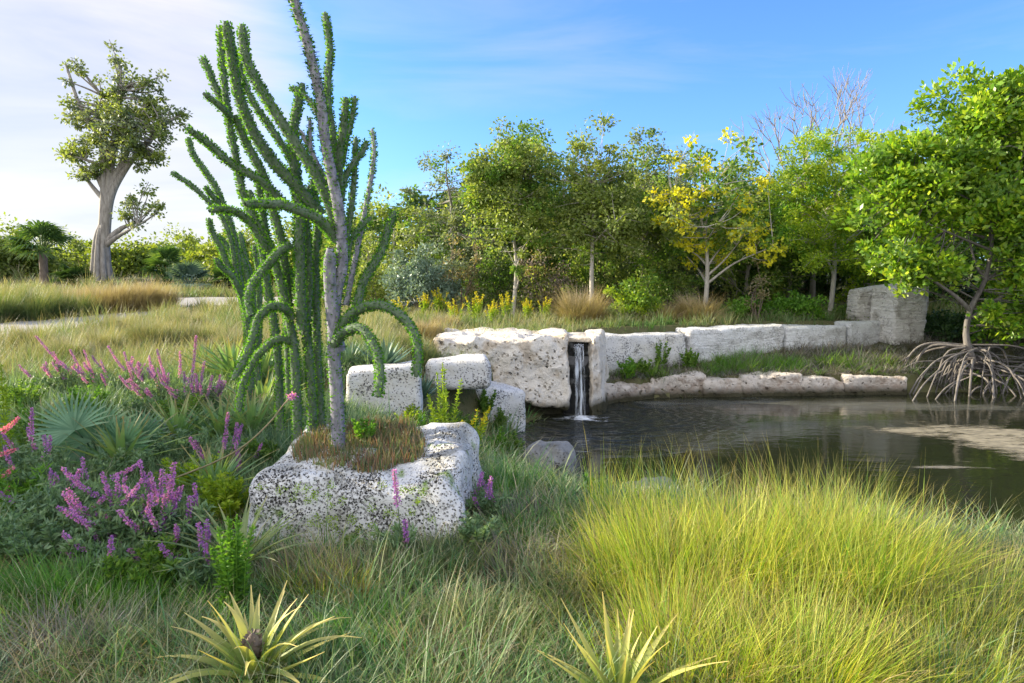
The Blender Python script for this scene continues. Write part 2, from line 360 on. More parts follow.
M['bluegreen'] = leafmat('silver_blue_leaf', [(.12, .19, .15), (.18, .26, .21), (.26, .34, .27)], .25)
M['yellow'] = leafmat('yellow_leaf', [(.58, .56, .03), (.78, .70, .04), (.40, .48, .04)], .45)
M['lime'] = leafmat('lime_leaf', [(.17, .28, .02), (.27, .4, .03), (.4, .48, .04)], .5)
M['mangrove'] = leafmat('mangrove_leaf', [(.10, .23, .02), (.22, .38, .03), (.42, .52, .05)], .5, rough=.35, clump=.9, spec=.5)
M['yellowgreen'] = leafmat('sunlit_scrub_leaf', [(.12, .18, .03), (.18, .25, .04), (.26, .31, .06)], .5)
M['herb'] = leafmat('fresh_herb_leaf', [(.09, .22, .025), (.14, .31, .035), (.2, .36, .04)], .45)
M['goldherb'] = leafmat('golden_flower', [(.5, .42, .02), (.65, .52, .03), (.35, .36, .03)], .45)
M['sage'] = leafmat('sage_leaf', [(.10, .18, .09), (.16, .26, .12), (.24, .34, .17)], .35, clump=3)
M['purple'] = leafmat('purple_flower', [(.34, .10, .52), (.50, .2, .68), (.66, .28, .66), (.42, .2, .36)], .4, clump=6)
M['pink'] = leafmat('pink_flower', [(.62, .10, .28), (.8, .22, .42), (.85, .42, .5)], .4)
M['palmetto'] = leafmat('palmetto_blade', [(.10, .22, .13), (.16, .30, .18), (.22, .37, .23)], .3, tip=(.3, .36, .22), tipstart=.7, clump=2)
M['palm'] = leafmat('palm_blade', [(.05, .11, .03), (.08, .16, .04), (.14, .22, .06)], .35)
M['silverpalm'] = leafmat('silver_palm_blade', [(.10, .17, .14), (.15, .23, .19)], .25)
M['aloe'] = leafmat('aloe_leaf', [(.12, .25, .09), (.2, .34, .12), (.3, .4, .13)], .3, tip=(.36, .25, .13), tipstart=.6, clump=3)
M['agave'] = leafmat('agave_leaf', [(.09, .17, .12), (.13, .22, .15), (.17, .25, .16)], .12, tip=(.17, .16, .1), tipstart=.85, clump=3)
M['pineapple'] = leafmat('pineapple_leaf', [(.17, .26, .08), (.27, .35, .09), (.42, .45, .10)], .3, tip=(.66, .52, .18), tipstart=.35, clump=4)
M['stripe'] = leafmat('striped_pineapple_leaf', [(.18, .24, .09), (.28, .33, .12)], .25, tip=(.42, .38, .2), tipstart=.75, clump=4)
M['tan'] = leafmat('tan_grass', [(.24, .19, .10), (.34, .28, .16), (.2, .2, .09)], .4, tip=(.42, .33, .25), clump=1.5)
M['tussock'] = leafmat('golden_tussock', [(.05, .14, .02), (.30, .42, .04), (.72, .68, .2), (.12, .32, .03), (.46, .54, .06), (.52, .40, .13)], .5, tip=(.5, .40, .13), tipstart=.78, clump=2)
M['tussockdead'] = leafmat('straw', [(.36, .28, .15), (.5, .4, .22), (.28, .2, .12)], .35, clump=3)
M['bluegrass'] = leafmat('blue_green_grass', [(.08, .14, .06), (.12, .19, .08), (.2, .24, .1)], .4, tip=(.3, .26, .12), tipstart=.7, clump=2)
M['meadow'] = leafmat('meadow_grass', [(.10, .17, .06), (.16, .23, .08), (.30, .28, .16), (.14, .2, .08)], .4, tip=(.34, .28, .19), tipstart=.6, clump=.5,
                      clumpcols=[(.5, .8, .5), (1, 1, 1), (1.3, 1.1, 1.12)])
M['mat'] = leafmat('matted_grass', [(.05, .13, .04), (.10, .24, .05), (.2, .26, .09), (.46, .42, .32), (.10, .2, .10), (.07, .17, .05), (.3, .30, .16)], .3, clump=1.6, tip=(.28, .25, .15), tipstart=.75,
                   clumpcols=[(.45, .72, .55), (.95, 1.05, .9), (1.7, 1.45, 1.2)])
M['lush'] = leafmat('lush_grass', [(.07, .19, .025), (.11, .27, .035), (.16, .32, .05)], .45, clump=2)
M['drygrey'] = leafmat('dry_grey_grass', [(.12, .13, .11), (.2, .18, .17), (.26, .22, .21), (.12, .17, .07)], .25, clump=3)
M['sedum'] = leafmat('red_stonecrop', [(.28, .13, .09), (.30, .2, .13), (.14, .2, .07), (.12, .18, .08), (.2, .16, .12)], .35, clump=6)
M['moss'] = leafmat('moss', [(.2, .33, .03), (.3, .42, .04)], .3, clump=8)
M['mangbark'] = barkmat('mangrove_bark', (.07, .06, .053), (.20, .18, .16), 12)
M['twig'] = barkmat('dry_twigs', (.2, .16, .13), (.34, .28, .23), 14)
W1, W2 = (.62, .60, .55), (.30, .29, .26)
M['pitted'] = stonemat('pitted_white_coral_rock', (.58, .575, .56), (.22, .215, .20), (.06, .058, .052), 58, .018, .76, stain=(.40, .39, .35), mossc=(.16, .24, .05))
M['slab'] = stonemat('fine_pitted_slab', (.56, .55, .53), (.36, .35, .33), (.16, .155, .145), 34, .016, .6, stain=(.55, .53, .48))
M['fallrock'] = stonemat('warm_rough_limestone', (.66, .61, .53), (.28, .24, .19), (.46, .41, .33), 12, .055, .36, stain=(.52, .44, .34), wet=-.78)
M['wallstone'] = stonemat('white_quarried_coral_stone', (.58, .58, .57), (.34, .33, .31), (.36, .355, .34), 26, .035, .5, stain=(.48, .47, .45), layer=.8)
M['towerstone'] = stonemat('layered_coral_stone', (.64, .61, .56), (.30, .27, .23), (.36, .33, .29), 18, .05, .34, stain=(.44, .41, .36), layer=1.6)
M['ledge'] = stonemat('water_stained_ledge_stone', (.56, .50, .43), (.16, .14, .11), (.22, .19, .15), 9, .06, .34, stain=(.36, .29, .23), wet=-.87)
M['grey'] = stonemat('grey_weathered_rock', (.24, .235, .22), (.09, .09, .08), (.13, .125, .115), 30, .03, .4, stain=(.17, .165, .15))
def plain(name, c, rough=.6, **k):
    m, n, l, b, o = nmat(name); b.inputs['Base Color'].default_value = (*c, 1); b.inputs['Roughness'].default_value = rough
    for a, v in k.items(): b.inputs[a].default_value = v
    return m
M['wet'] = plain('wet_black_stone', (.012, .012, .012), .22)
M['yellowpipe'] = plain('yellow_pipe', (.75, .52, .03), .4)
M['whitewall'] = barkmat('white_render', (.6, .6, .6), (.75, .75, .75), 3, 1, .8, .1)
M['roofm'] = plain('grey_roof', (.25, .25, .26), .6)
M['openshade'] = plain('painted_open_shade', (.02, .022, .025), .15)

# ------------------------------------------------------------------ ground, water, path
np.random.seed(4); random.seed(4)
def axis(lim0, lim1, fine0, fine1, step, grow=1.14):
    a = list(np.arange(fine0, fine1, step)); s = step; x = fine0
    lo = []
    while x > lim0: s *= grow; x -= s; lo.append(x)
    s = step; x = a[-1]; hi = []
    while x < lim1: s *= grow; x += s; hi.append(x)
    return np.array(lo[::-1]+a+hi)
xs = axis(-900, 900, -7, 12, .11); ys = axis(-30, 1500, 1.5, 20, .11)
X, Y = np.meshgrid(xs, ys); Z = H(X, Y)
mb = MB(); nx = len(xs); ny = len(ys)
i, j = np.meshgrid(np.arange(ny-1), np.arange(nx-1), indexing='ij')
mb.add(np.stack([X, Y, Z], -1), np.stack([i*nx+j, i*nx+j+1, (i+1)*nx+j+1, (i+1)*nx+j], -1))
tag(mb.build('ground', M['ground'], smooth=True), kind='structure')

def watermat():
    m, n, l, b, out = nmat('pond_water')
    b.inputs['Base Color'].default_value = (.016, .018, .010, 1); b.inputs['Roughness'].default_value = .05; b.inputs['IOR'].default_value = 1.33
    b.inputs['Specular IOR Level'].default_value = .75
    t = n.new('ShaderNodeTexCoord'); mpn = n.new('ShaderNodeMapping'); mpn.inputs['Scale'].default_value = (1, 2.2, 1)
    nn = n.new('ShaderNodeTexNoise'); nn.inputs['Scale'].default_value = 1.6; nn.inputs['Detail'].default_value = 5; nn.inputs['Roughness'].default_value = .6
    l.new(t.outputs['Object'], mpn.inputs[0]); l.new(mpn.outputs[0], nn.inputs['Vector'])
    bp = n.new('ShaderNodeBump'); bp.inputs['Strength'].default_value = .06; bp.inputs['Distance'].default_value = .1
    l.new(nn.outputs['Fac'], bp.inputs['Height'])
    # rings from the waterfall
    fp = n.new('ShaderNodeVectorMath'); fp.operation = 'DISTANCE'; fp.inputs[1].default_value = (1.3, 12.55, 0); l.new(t.outputs['Object'], fp.inputs[0])
    ds = n.new('ShaderNodeMath'); ds.operation = 'MULTIPLY_ADD'; ds.inputs[1].default_value = 1; l.new(fp.outputs['Value'], ds.inputs[0])
    sc2 = n.new('ShaderNodeMath'); sc2.operation = 'MULTIPLY'; sc2.inputs[1].default_value = .9; l.new(nn.outputs['Fac'], sc2.inputs[0]); l.new(sc2.outputs[0], ds.inputs[2])
    wv = n.new('ShaderNodeMath'); wv.operation = 'MULTIPLY'; wv.inputs[1].default_value = 16; l.new(ds.outputs[0], wv.inputs[0])
    si = n.new('ShaderNodeMath'); si.operation = 'SINE'; l.new(wv.outputs[0], si.inputs[0])
    fo = n.new('ShaderNodeMapRange'); fo.inputs['From Min'].default_value = .2; fo.inputs['From Max'].default_value = 3.2; fo.inputs['To Min'].default_value = 1.0; fo.inputs['To Max'].default_value = 0
    l.new(fp.outputs['Value'], fo.inputs['Value'])
    b2 = n.new('ShaderNodeBump'); b2.inputs['Distance'].default_value = .05; l.new(fo.outputs[0], b2.inputs['Strength']); l.new(si.outputs[0], b2.inputs['Height']); l.new(bp.outputs[0], b2.inputs['Normal'])
    l.new(b2.outputs[0], b.inputs['Normal'])
    return m
mb = MB(); g = 40
gx, gy = np.meshgrid(np.linspace(-.6, 21, g), np.linspace(4.2, 15.8, g)); i, j = np.meshgrid(np.arange(g-1), np.arange(g-1), indexing='ij')
mb.add(np.stack([gx, gy, gx*0+WATER], -1), np.stack([i*g+j, i*g+j+1, (i+1)*g+j+1, (i+1)*g+j], -1))
tag(mb.build('pond_water', watermat()), kind='structure')
def scummat(name, col, dens, scale, stretch):
    m, n, l, b, out = nmat(name)
    b.inputs['Base Color'].default_value = (*col, 1); b.inputs['Roughness'].default_value = .7
    t = n.new('ShaderNodeTexCoord'); mpn = n.new('ShaderNodeMapping'); mpn.inputs['Scale'].default_value = stretch
    nn = n.new('ShaderNodeTexNoise'); nn.inputs['Scale'].default_value = scale; nn.inputs['Detail'].default_value = 9; nn.inputs['Roughness'].default_value = .72
    l.new(t.outputs['Object'], mpn.inputs[0]); l.new(mpn.outputs[0], nn.inputs['Vector'])
    at = n.new('ShaderNodeAttribute'); at.attribute_name = 't'
    s = n.new('ShaderNodeMath'); s.operation = 'MULTIPLY_ADD'; s.inputs[1].default_value = .36; l.new(at.outputs['Fac'], s.inputs[0]); l.new(nn.outputs['Fac'], s.inputs[2])
    r = n.new('ShaderNodeMapRange'); r.inputs['From Min'].default_value = .69; r.inputs['From Max'].default_value = .86; r.inputs['To Max'].default_value = dens; l.new(s.outputs[0], r.inputs['Value'])
    tr = n.new('ShaderNodeBsdfTransparent'); ms = n.new('ShaderNodeMixShader')
    l.new(r.outputs[0], ms.inputs[0]); l.new(tr.outputs[0], ms.inputs[1]); l.new(b.outputs[0], ms.inputs[2]); l.new(ms.outputs[0], out.inputs['Surface'])
    c2 = ramp(n, [tuple(c*.55 for c in col), col]); c2.color_ramp.elements[0].position = .4; c2.color_ramp.elements[1].position = .6
    n2 = n.new('ShaderNodeTexNoise'); n2.inputs['Scale'].default_value = scale*5; n2.inputs['Detail'].default_value = 4; l.new(mpn.outputs[0], n2.inputs['Vector'])
    l.new(n2.outputs['Fac'], c2.inputs['Fac']); l.new(c2.outputs[0], b.inputs['Base Color'])
    return m
def scum(name, pts, z, mat, label, cat):
    """sheet floating on the pond: t = 1 in the middle, 0 at the rim"""
    poly = np.array(pts); lo, hi = poly.min(0)-.5, poly.max(0)+.5
    nx_, ny_ = int((hi[0]-lo[0])/.12), int((hi[1]-lo[1])/.12)
    gx, gy = np.meshgrid(np.linspace(lo[0], hi[0], nx_), np.linspace(lo[1], hi[1], ny_))
    d, _ = pdist(gx, gy, poly, True); ins = inside(gx, gy, poly)
    t = np.where(ins, np.clip(.35+d/.9, 0, 1), np.clip(.35-d/.5, 0, 1))
    i, j = np.meshgrid(np.arange(ny_-1), np.arange(nx_-1), indexing='ij')
    f = np.stack([i*nx_+j, i*nx_+j+1, (i+1)*nx_+j+1, (i+1)*nx_+j], -1).reshape(-1, 4)
    keep = (t.ravel()[f] > 0).any(1)
    m = MB(); m.add(np.stack([gx, gy, gx*0+z], -1), f[keep], t)
    return tag(m.build(name, mat), label, cat, kind='stuff')
def wp(px, py):
    """pixel -> point on the water plane"""
    u, v = (px-512)/F, (341.5-py)/F; d = (u, cp+v*sp, -sp+v*cp); s = (WATER-CAMZ)/d[2]
    return (d[0]*s, d[1]*s)
scum('floating_algae', [wp(905,421),(wp(960,424)),wp(1060,428),wp(1100,470),wp(1040,468),wp(985,452),wp(940,441),wp(880,436),wp(840,428)], WATER+.006,
     scummat('tan_algae', (.27, .235, .16), .95, 1.3, (1, 2.5, 1)), 'tan crust of floating algae on the right of the pond', 'algae')
scum('surface_film', [wp(610,399),wp(700,397),wp(900,400),wp(1030,405),wp(1030,412),wp(880,413),wp(760,408),wp(640,410)], WATER+.004,
     scummat('grey_film', (.16, .16, .13), .45, .9, (.5, 2.5, 1)), 'thin grey film on the water along the far ledge', 'pond scum')
scum('surface_film', [wp(905,462),wp(980,462),wp(1010,468),wp(960,474),wp(900,468)], WATER+.008,
     scummat('thin_film', (.42, .38, .30), .6, 2.4, (.5, 2.5, 1)), 'small pale streak of film nearer than the algae crust', 'pond scum')
# path
pp = [G(-260, 352), G(-60, 340), G(60, 323), G(130, 310), G(180, 303), G(250, 301.5), G(330, 302), G(420, 303)]
path = smooth_path([(p.x, p.y, 0) for p in pp], .6)
tg = np.gradient(path, axis=0); tg /= np.linalg.norm(tg, axis=1, keepdims=True); nr = np.stack([-tg[:, 1], tg[:, 0]], -1)
cols = np.linspace(-1.7, 1.7, 9); v = path[:, None, :2]+nr[:, None]*cols[None, :, None]
z = H(v[..., 0], v[..., 1])+.03; n_ = len(path)
i, j = np.meshgrid(np.arange(n_-1), np.arange(8), indexing='ij')
mb = MB(); mb.add(np.concatenate([v, z[..., None]], -1), np.stack([i*9+j, (i+1)*9+j, (i+1)*9+j+1, i*9+j+1], -1))
tag(mb.build('gravel_path', M['path'], smooth=True), kind='structure')
PATHXY = path[:, :2]

# ------------------------------------------------------------------ stones
def hexrock(name, corners, mat, label, cat, seg=(20, 12, 12), rnd=.12, amp=.05, freq=1.8, seed=0, group=None, parent=None, dent=None):
    """rounded, worn block between 8 corners: bottom 4 then top 4, counter-clockwise from front-left"""
    c = np.array(corners, float); ctr = c.mean(0); mb = MB()
    size = np.array([np.linalg.norm(c[1]-c[0]), np.linalg.norm(c[3]-c[0]), np.linalg.norm(c[4]-c[0])])/2
    r = min(rnd, size.min()*.9)
    def face(ax, sgn):
        a, b = [(1, 2), (2, 0), (0, 1)][ax]; na, nb = seg[a], seg[b]
        U, V = np.meshgrid(np.linspace(-1, 1, na+1), np.linspace(-1, 1, nb+1), indexing='ij')
        p = np.zeros((na+1, nb+1, 3)); p[..., ax] = sgn; p[..., a] = U; p[..., b] = V
        q = p*size; inner = np.clip(q, -(size-r), size-r); dlt = q-inner; nn = np.linalg.norm(dlt, axis=-1, keepdims=True)
        q = inner+dlt/np.maximum(nn, 1e-6)*r; p = q/size
        i, j = np.meshgrid(np.arange(na), np.arange(nb), indexing='ij'); w = nb+1
        f = np.stack([i*w+j, (i+1)*w+j, (i+1)*w+j+1, i*w+j+1], -1)
        if sgn < 0: f = f[..., ::-1]
        x, y, z = [(p[..., k:k+1]+1)/2 for k in range(3)]
        bot = (c[0]*(1-x)+c[1]*x)*(1-y)+(c[3]*(1-x)+c[2]*x)*y
        top = (c[4]*(1-x)+c[5]*x)*(1-y)+(c[7]*(1-x)+c[6]*x)*y
        return bot*(1-z)+top*z, f
    for ax in range(3):
        for s in (-1, 1):
            v, f = face(ax, s); mb.add(v, f)
    v = np.concatenate(mb.v).astype(float); f = np.concatenate(mb.f)
    key = np.round(v*2000).astype(np.int64); _, idx, inv = np.unique(key, axis=0, return_index=True, return_inverse=True)
    v = v[idx]; f = inv.reshape(-1)[f]
    out = np.empty_like(v)
    for k, p in enumerate(v):
        q = Vector(p)*freq+Vector((seed*7.3, seed*3.1, 0))
        out[k] = p+amp*np.array(mnoise.noise_vector(q))+amp*.4*np.array(mnoise.noise_vector(q*2.7))
        if dent: out[k] = dent(out[k])
    ctr[2] = c[:4, 2].mean()
    m = MB(); m.add(out-(ctr if parent is None else np.zeros(3)), f)
    me = m.mesh(name, mat, True)
    o = link(name, me, parent)
    if parent is None: o.location = ctr; tag(o, label, cat, group)
    elif label: o['label'] = label
    return o
def wallblock(name, pxl, pyl, Yl, pxr, pyr, Yr, depth, zb, mat, label, cat='stone', group=None, seg=None, back=None, **k):
    """block whose front top edge runs through two surveyed points"""
    a, b = np.array(P(pxl, pyl, Yl)), np.array(P(pxr, pyr, Yr)); d = b-a; d[2] = 0; nrm = np.array([-d[1], d[0], 0])/np.linalg.norm(d)*depth
    A, B = a.copy(), b.copy(); A[2] = B[2] = zb
    L = np.linalg.norm(d); hgt = a[2]-zb; res = k.pop('res', .05)
    s = seg or (max(6, int(L/res)), max(4, int(depth/res)), max(4, int(hgt/res)))
    return hexrock(name, [A, B, B+nrm, A+nrm, a, b, b+nrm, a+nrm], mat, label, cat, seg=s, group=group, **k)

# planter boulder
cz = lambda x, y: Hs(x, y)
TOPZ = .56
pb = [(-1.76, 4.06, -.12), (-.26, 4.04, -.12), (-.25, 5.5, -.1), (-1.80, 5.6, -.1), (-1.68, 4.20, .41), (-.33, 4.14, .40), (-.30, 5.3, .52), (-1.72, 5.45, .47)]
def dentb(p):
    # planting hollow in the top
    x, y = p[0]+1.05, p[1]-4.95
    if p[2] > .28:
        d = (x/.50)**2+(y/.55)**2
        if d < 1: p[2] -= .05*(1-d)**.5
    return p
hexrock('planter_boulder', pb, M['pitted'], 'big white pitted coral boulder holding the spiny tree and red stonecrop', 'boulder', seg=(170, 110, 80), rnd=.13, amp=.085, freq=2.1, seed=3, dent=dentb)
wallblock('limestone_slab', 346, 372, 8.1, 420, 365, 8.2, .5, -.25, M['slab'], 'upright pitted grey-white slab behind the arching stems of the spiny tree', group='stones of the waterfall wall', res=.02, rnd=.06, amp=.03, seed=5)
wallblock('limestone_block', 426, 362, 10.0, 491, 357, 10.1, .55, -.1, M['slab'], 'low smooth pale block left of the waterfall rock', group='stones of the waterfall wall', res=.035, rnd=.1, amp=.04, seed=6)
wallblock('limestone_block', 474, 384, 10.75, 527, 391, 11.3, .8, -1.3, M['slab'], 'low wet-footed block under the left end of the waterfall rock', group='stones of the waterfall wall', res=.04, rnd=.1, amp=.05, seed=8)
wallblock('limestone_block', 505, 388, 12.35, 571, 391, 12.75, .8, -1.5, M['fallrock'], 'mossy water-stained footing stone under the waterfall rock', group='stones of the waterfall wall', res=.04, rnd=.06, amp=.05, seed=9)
def under(p):
    # undercut lower left of the great block
    if p[2] < -.15: p[1] += .25*min(1, (-.15-p[2])/.3)
    return p
a = P(440, 336, 12.9); b = P(569, 337, 12.35)
hexrock('waterfall_rock', [(-1.25, 12.1, -.35), (1.02, 12.3, -.84), (1.1, 13.9, -.8), (-1.35, 13.6, -.35), (-1.40, 12.1, .46), (1.06, 12.35, .47), (1.1, 13.9, .5), (-1.4, 13.9, .5)],
        M['fallrock'], 'great warm-white rough rock left of the waterfall chute', 'rock', seg=(150, 60, 80), rnd=.07, amp=.10, freq=2.1, seed=12, group='stones of the waterfall wall')
hexrock('waterfall_rock', [(1.46, 12.35, -1.5), (1.72, 12.6, -1.5), (2.15, 14.4, -1.5), (1.46, 14.0, -1.5), (1.46, 12.45, .46), (1.62, 12.6, .46), (1.95, 14.4, .44), (1.46, 14, .46)],
        M['fallrock'], 'slim rough pier right of the waterfall chute', 'rock', seg=(16, 50, 55), rnd=.07, amp=.05, seed=13, group='stones of the waterfall wall')
# chute and falling water
wf = thing('waterfall', (1.25, 12.5, WATER), 'thin white waterfall dropping from a black chute into the pond', 'waterfall')
def boxm(x0, x1, y0, y1, z0, z1):
    v = [(x, y, z) for z in (z0, z1) for x, y in ((x0, y0), (x1, y0), (x1, y1), (x0, y1))]
    return v, [(0, 3, 2, 1), (4, 5, 6, 7), (0, 1, 5, 4), (1, 2, 6, 5), (2, 3, 7, 6), (3, 0, 4, 7)]
ch = tag(link('waterfall_chute', None) if False else thing('waterfall_chute', (1.25, 12.85, -.9), 'black wet stone chute between the two rough waterfall rocks', 'chute'))
m = MB(); N = 30
gx, gz = np.meshgrid(np.linspace(-.28, .26, 16), np.linspace(-.3, 1.26, N)); ny_ = fbm(gx*9, gz*9, 4)*.06
i, j = np.meshgrid(np.arange(N-1), np.arange(15), indexing='ij')
m.add(np.stack([gx, ny_-.12-.10*(gz < .9), gz], -1), np.stack([i*16+j, i*16+j+1, (i+1)*16+j+1, (i+1)*16+j], -1)); m.build('back_slab', M['wet'], ch)
m = MB(); m.add(*boxm(-.27, .25, -.25, 1.0, 1.26, 1.33)); m.build('lip', M['fallrock'], ch)
def fallmat():
    m, n, l, b, out = nmat('falling_water')
    b.inputs['Base Color'].default_value = (.85, .9, .95, 1); b.inputs['Roughness'].default_value = .25
    t = n.new('ShaderNodeTexCoord'); mpn = n.new('ShaderNodeMapping'); mpn.inputs['Scale'].default_value = (24, 10, 1.1)
    nn = n.new('ShaderNodeTexNoise'); nn.inputs['Scale'].default_value = 1.4; nn.inputs['Detail'].default_value = 5; l.new(t.outputs['Object'], mpn.inputs[0]); l.new(mpn.outputs[0], nn.inputs['Vector'])
    r = n.new('ShaderNodeMapRange'); r.inputs['From Min'].default_value = .46; r.inputs['From Max'].default_value = .68; r.inputs['To Max'].default_value = .6; l.new(nn.outputs['Fac'], r.inputs['Value'])
    at = n.new('ShaderNodeAttribute'); at.attribute_name = 't'
    mm = n.new('ShaderNodeMath'); mm.operation = 'MULTIPLY'; l.new(r.outputs[0], mm.inputs[0]); l.new(at.outputs['Fac'], mm.inputs[1])
    tr = n.new('ShaderNodeBsdfTransparent'); ms = n.new('ShaderNodeMixShader'); l.new(mm.outputs[0], ms.inputs[0]); l.new(tr.outputs[0], ms.inputs[1]); l.new(b.outputs[0], ms.inputs[2]); l.new(ms.outputs[0], out.inputs['Surface'])
    return m
fm = fallmat()
for k, (xc, wd, off) in enumerate([(-.02, .10, 0), (.03, .05, .05), (-.07, .035, .09)]):
    m = MB(); s = np.linspace(0, 1, 26); 
    zz = 1.34-(s**1.15)*1.36; yy = .05-.33*s**.6-off
    u = np.linspace(-1, 1, 9)
    V = np.stack([xc+u[None]*wd*(1+.25*s[:, None]), yy[:, None]+.02*np.cos(u*5)[None], np.broadcast_to(zz[:, None], (26, 9))], -1)
    i, j = np.meshgrid(np.arange(25), np.arange(8), indexing='ij')
    m.add(V, np.stack([i*9+j, i*9+j+1, (i+1)*9+j+1, (i+1)*9+j], -1), np.broadcast_to((1-np.abs(u)**2)[None], (26, 9)))
    m.build('falling_water', fm, wf, True)
m = MB(); s = np.linspace(.02, 1, 14); th = np.linspace(0, 2*math.pi, 40)
V = np.stack([s[:, None]*np.cos(th)[None]*.7, -.3+s[:, None]*np.sin(th)[None]*.45, np.broadcast_to(.012+.05*np.exp(-(s[:, None]*5)**2), (14, 40))], -1)
i, j = np.meshgrid(np.arange(13), np.arange(39), indexing='ij')
m.add(V, np.stack([i*40+j, (i+1)*40+j, (i+1)*40+j+1, i*40+j+1], -1), np.broadcast_to((1-s[:, None])**.8*1.05, (14, 40)))
sm = scummat('foam', (.85, .88, .92), .9, 2.5, (1, 2, 1)); m.build('splash_foam', sm, wf)

gw = 'coral stone blocks of the long wall'
wallblock('wall_block', 603, 336, 14.45, 687, 334, 15.3, .55, -.6, M['slab'], 'pitted wall block nearest the waterfall, its face half hidden by herbs', 'wall block', gw, rnd=.06, amp=.04, seed=21)
wallblock('wall_block', 690, 330, 15.32, 784, 326, 16.3, .55, -.6, M['wallstone'], 'long white wall block with the green grass clump at its foot', 'wall block', gw, rnd=.06, amp=.04, seed=22)
wallblock('wall_block', 787, 328, 16.32, 847, 326, 16.95, .55, -.6, M['wallstone'], 'short white wall block in the middle of the straight run', 'wall block', gw, rnd=.05, amp=.035, seed=23)
wallblock('wall_block', 850, 323, 16.97, 896, 322, 17.4, .55, -.6, M['wallstone'], 'white wall block joined to the foot of the tall pillar', 'wall block', gw, rnd=.05, amp=.035, seed=24)
wallblock('stone_pillar', 896, 289, 16.85, 926, 289, 17.0, .8, -.7, M['towerstone'], 'tall upright layered stone at the right end of the wall', 'pillar', rnd=.03, amp=.03, seed=25, res=.03)
wallblock('wall_capstone', 859, 291, 17.75, 905, 285, 17.95, .4, .36, M['towerstone'], 'square layered stone standing on the wall beside the pillar', 'stone', rnd=.03, amp=.03, seed=26, res=.03)
lp = [594, 652, 704, 745, 800, 846, 905]
lt = [384, 377, 379, 376, 379, 377]
ln = ['reddish ledge stone beside the waterfall pier', 'ledge stone with a pale rounded face below the herbs', 'ledge stone left of the middle of the bank, below the lilac grass', 'ledge stone below the long white wall block',
      'wide pale ledge stone below the green grass clump', 'last ledge stone, running up to the mangrove roots']
for k in range(6):
    Y0 = 14.15+.09*k; 
    wallblock('ledge_stone', lp[k], lt[k], Y0-(.75 if k == 0 else 0), lp[k+1]+2, lt[k]+[1, -1, 2, 0, 1, 2][k], Y0+.1, .7, -1.5, M['ledge'], ln[k], 'stone', 'ledge stones along the far bank', res=.05, rnd=.05, amp=.075, freq=2.0, seed=30+k)
def rock(px, py, Yd, sx, sy, sz, mat, label, seed, sink=.3):
    p = P(px, py, Yd); z0 = p.z-sz*sink
    c = [(p.x+a*sx/2, Yd+b*sy/2, z0+q*sz) for q in (0, 1) for a, b in ((-1, -1), (1, -1), (1, 1), (-1, 1))]
    return hexrock('shore_rock', c, mat, label, 'rock', seg=(40, 34, 30), rnd=min(sx, sy, sz)*.42, amp=.09, freq=2.6, seed=seed, group='rocks at the near edge of the pond')
rock(548, 472, 8.1, .62, .6, .50, M['grey'], 'grey weathered rock at the water edge next to the yellow pipe', 41, .25)
rock(592, 517, 7.0, .4, .3, .28, M['grey'], 'flat pale stone in the dry grass below the grey rock', 42, .3)
rock(650, 500, 7.4, .62, .5, .40, M['grey'], 'dark rock in the water behind the thin reeds', 43, .5)
m = MB(); m_ = tube(m, [(-.14, 0, 0), (-.05, -.01, .005), (.05, -.02, .0), (.14, -.05, -.02)], [.022, .024, .024, .02], 10)
p = P(545, 481, 7.7); tag(m.build('yellow_pipe', M['yellowpipe'], smooth=True), 'short bent yellow pipe lying against the grey shore rock', 'pipe').location = p

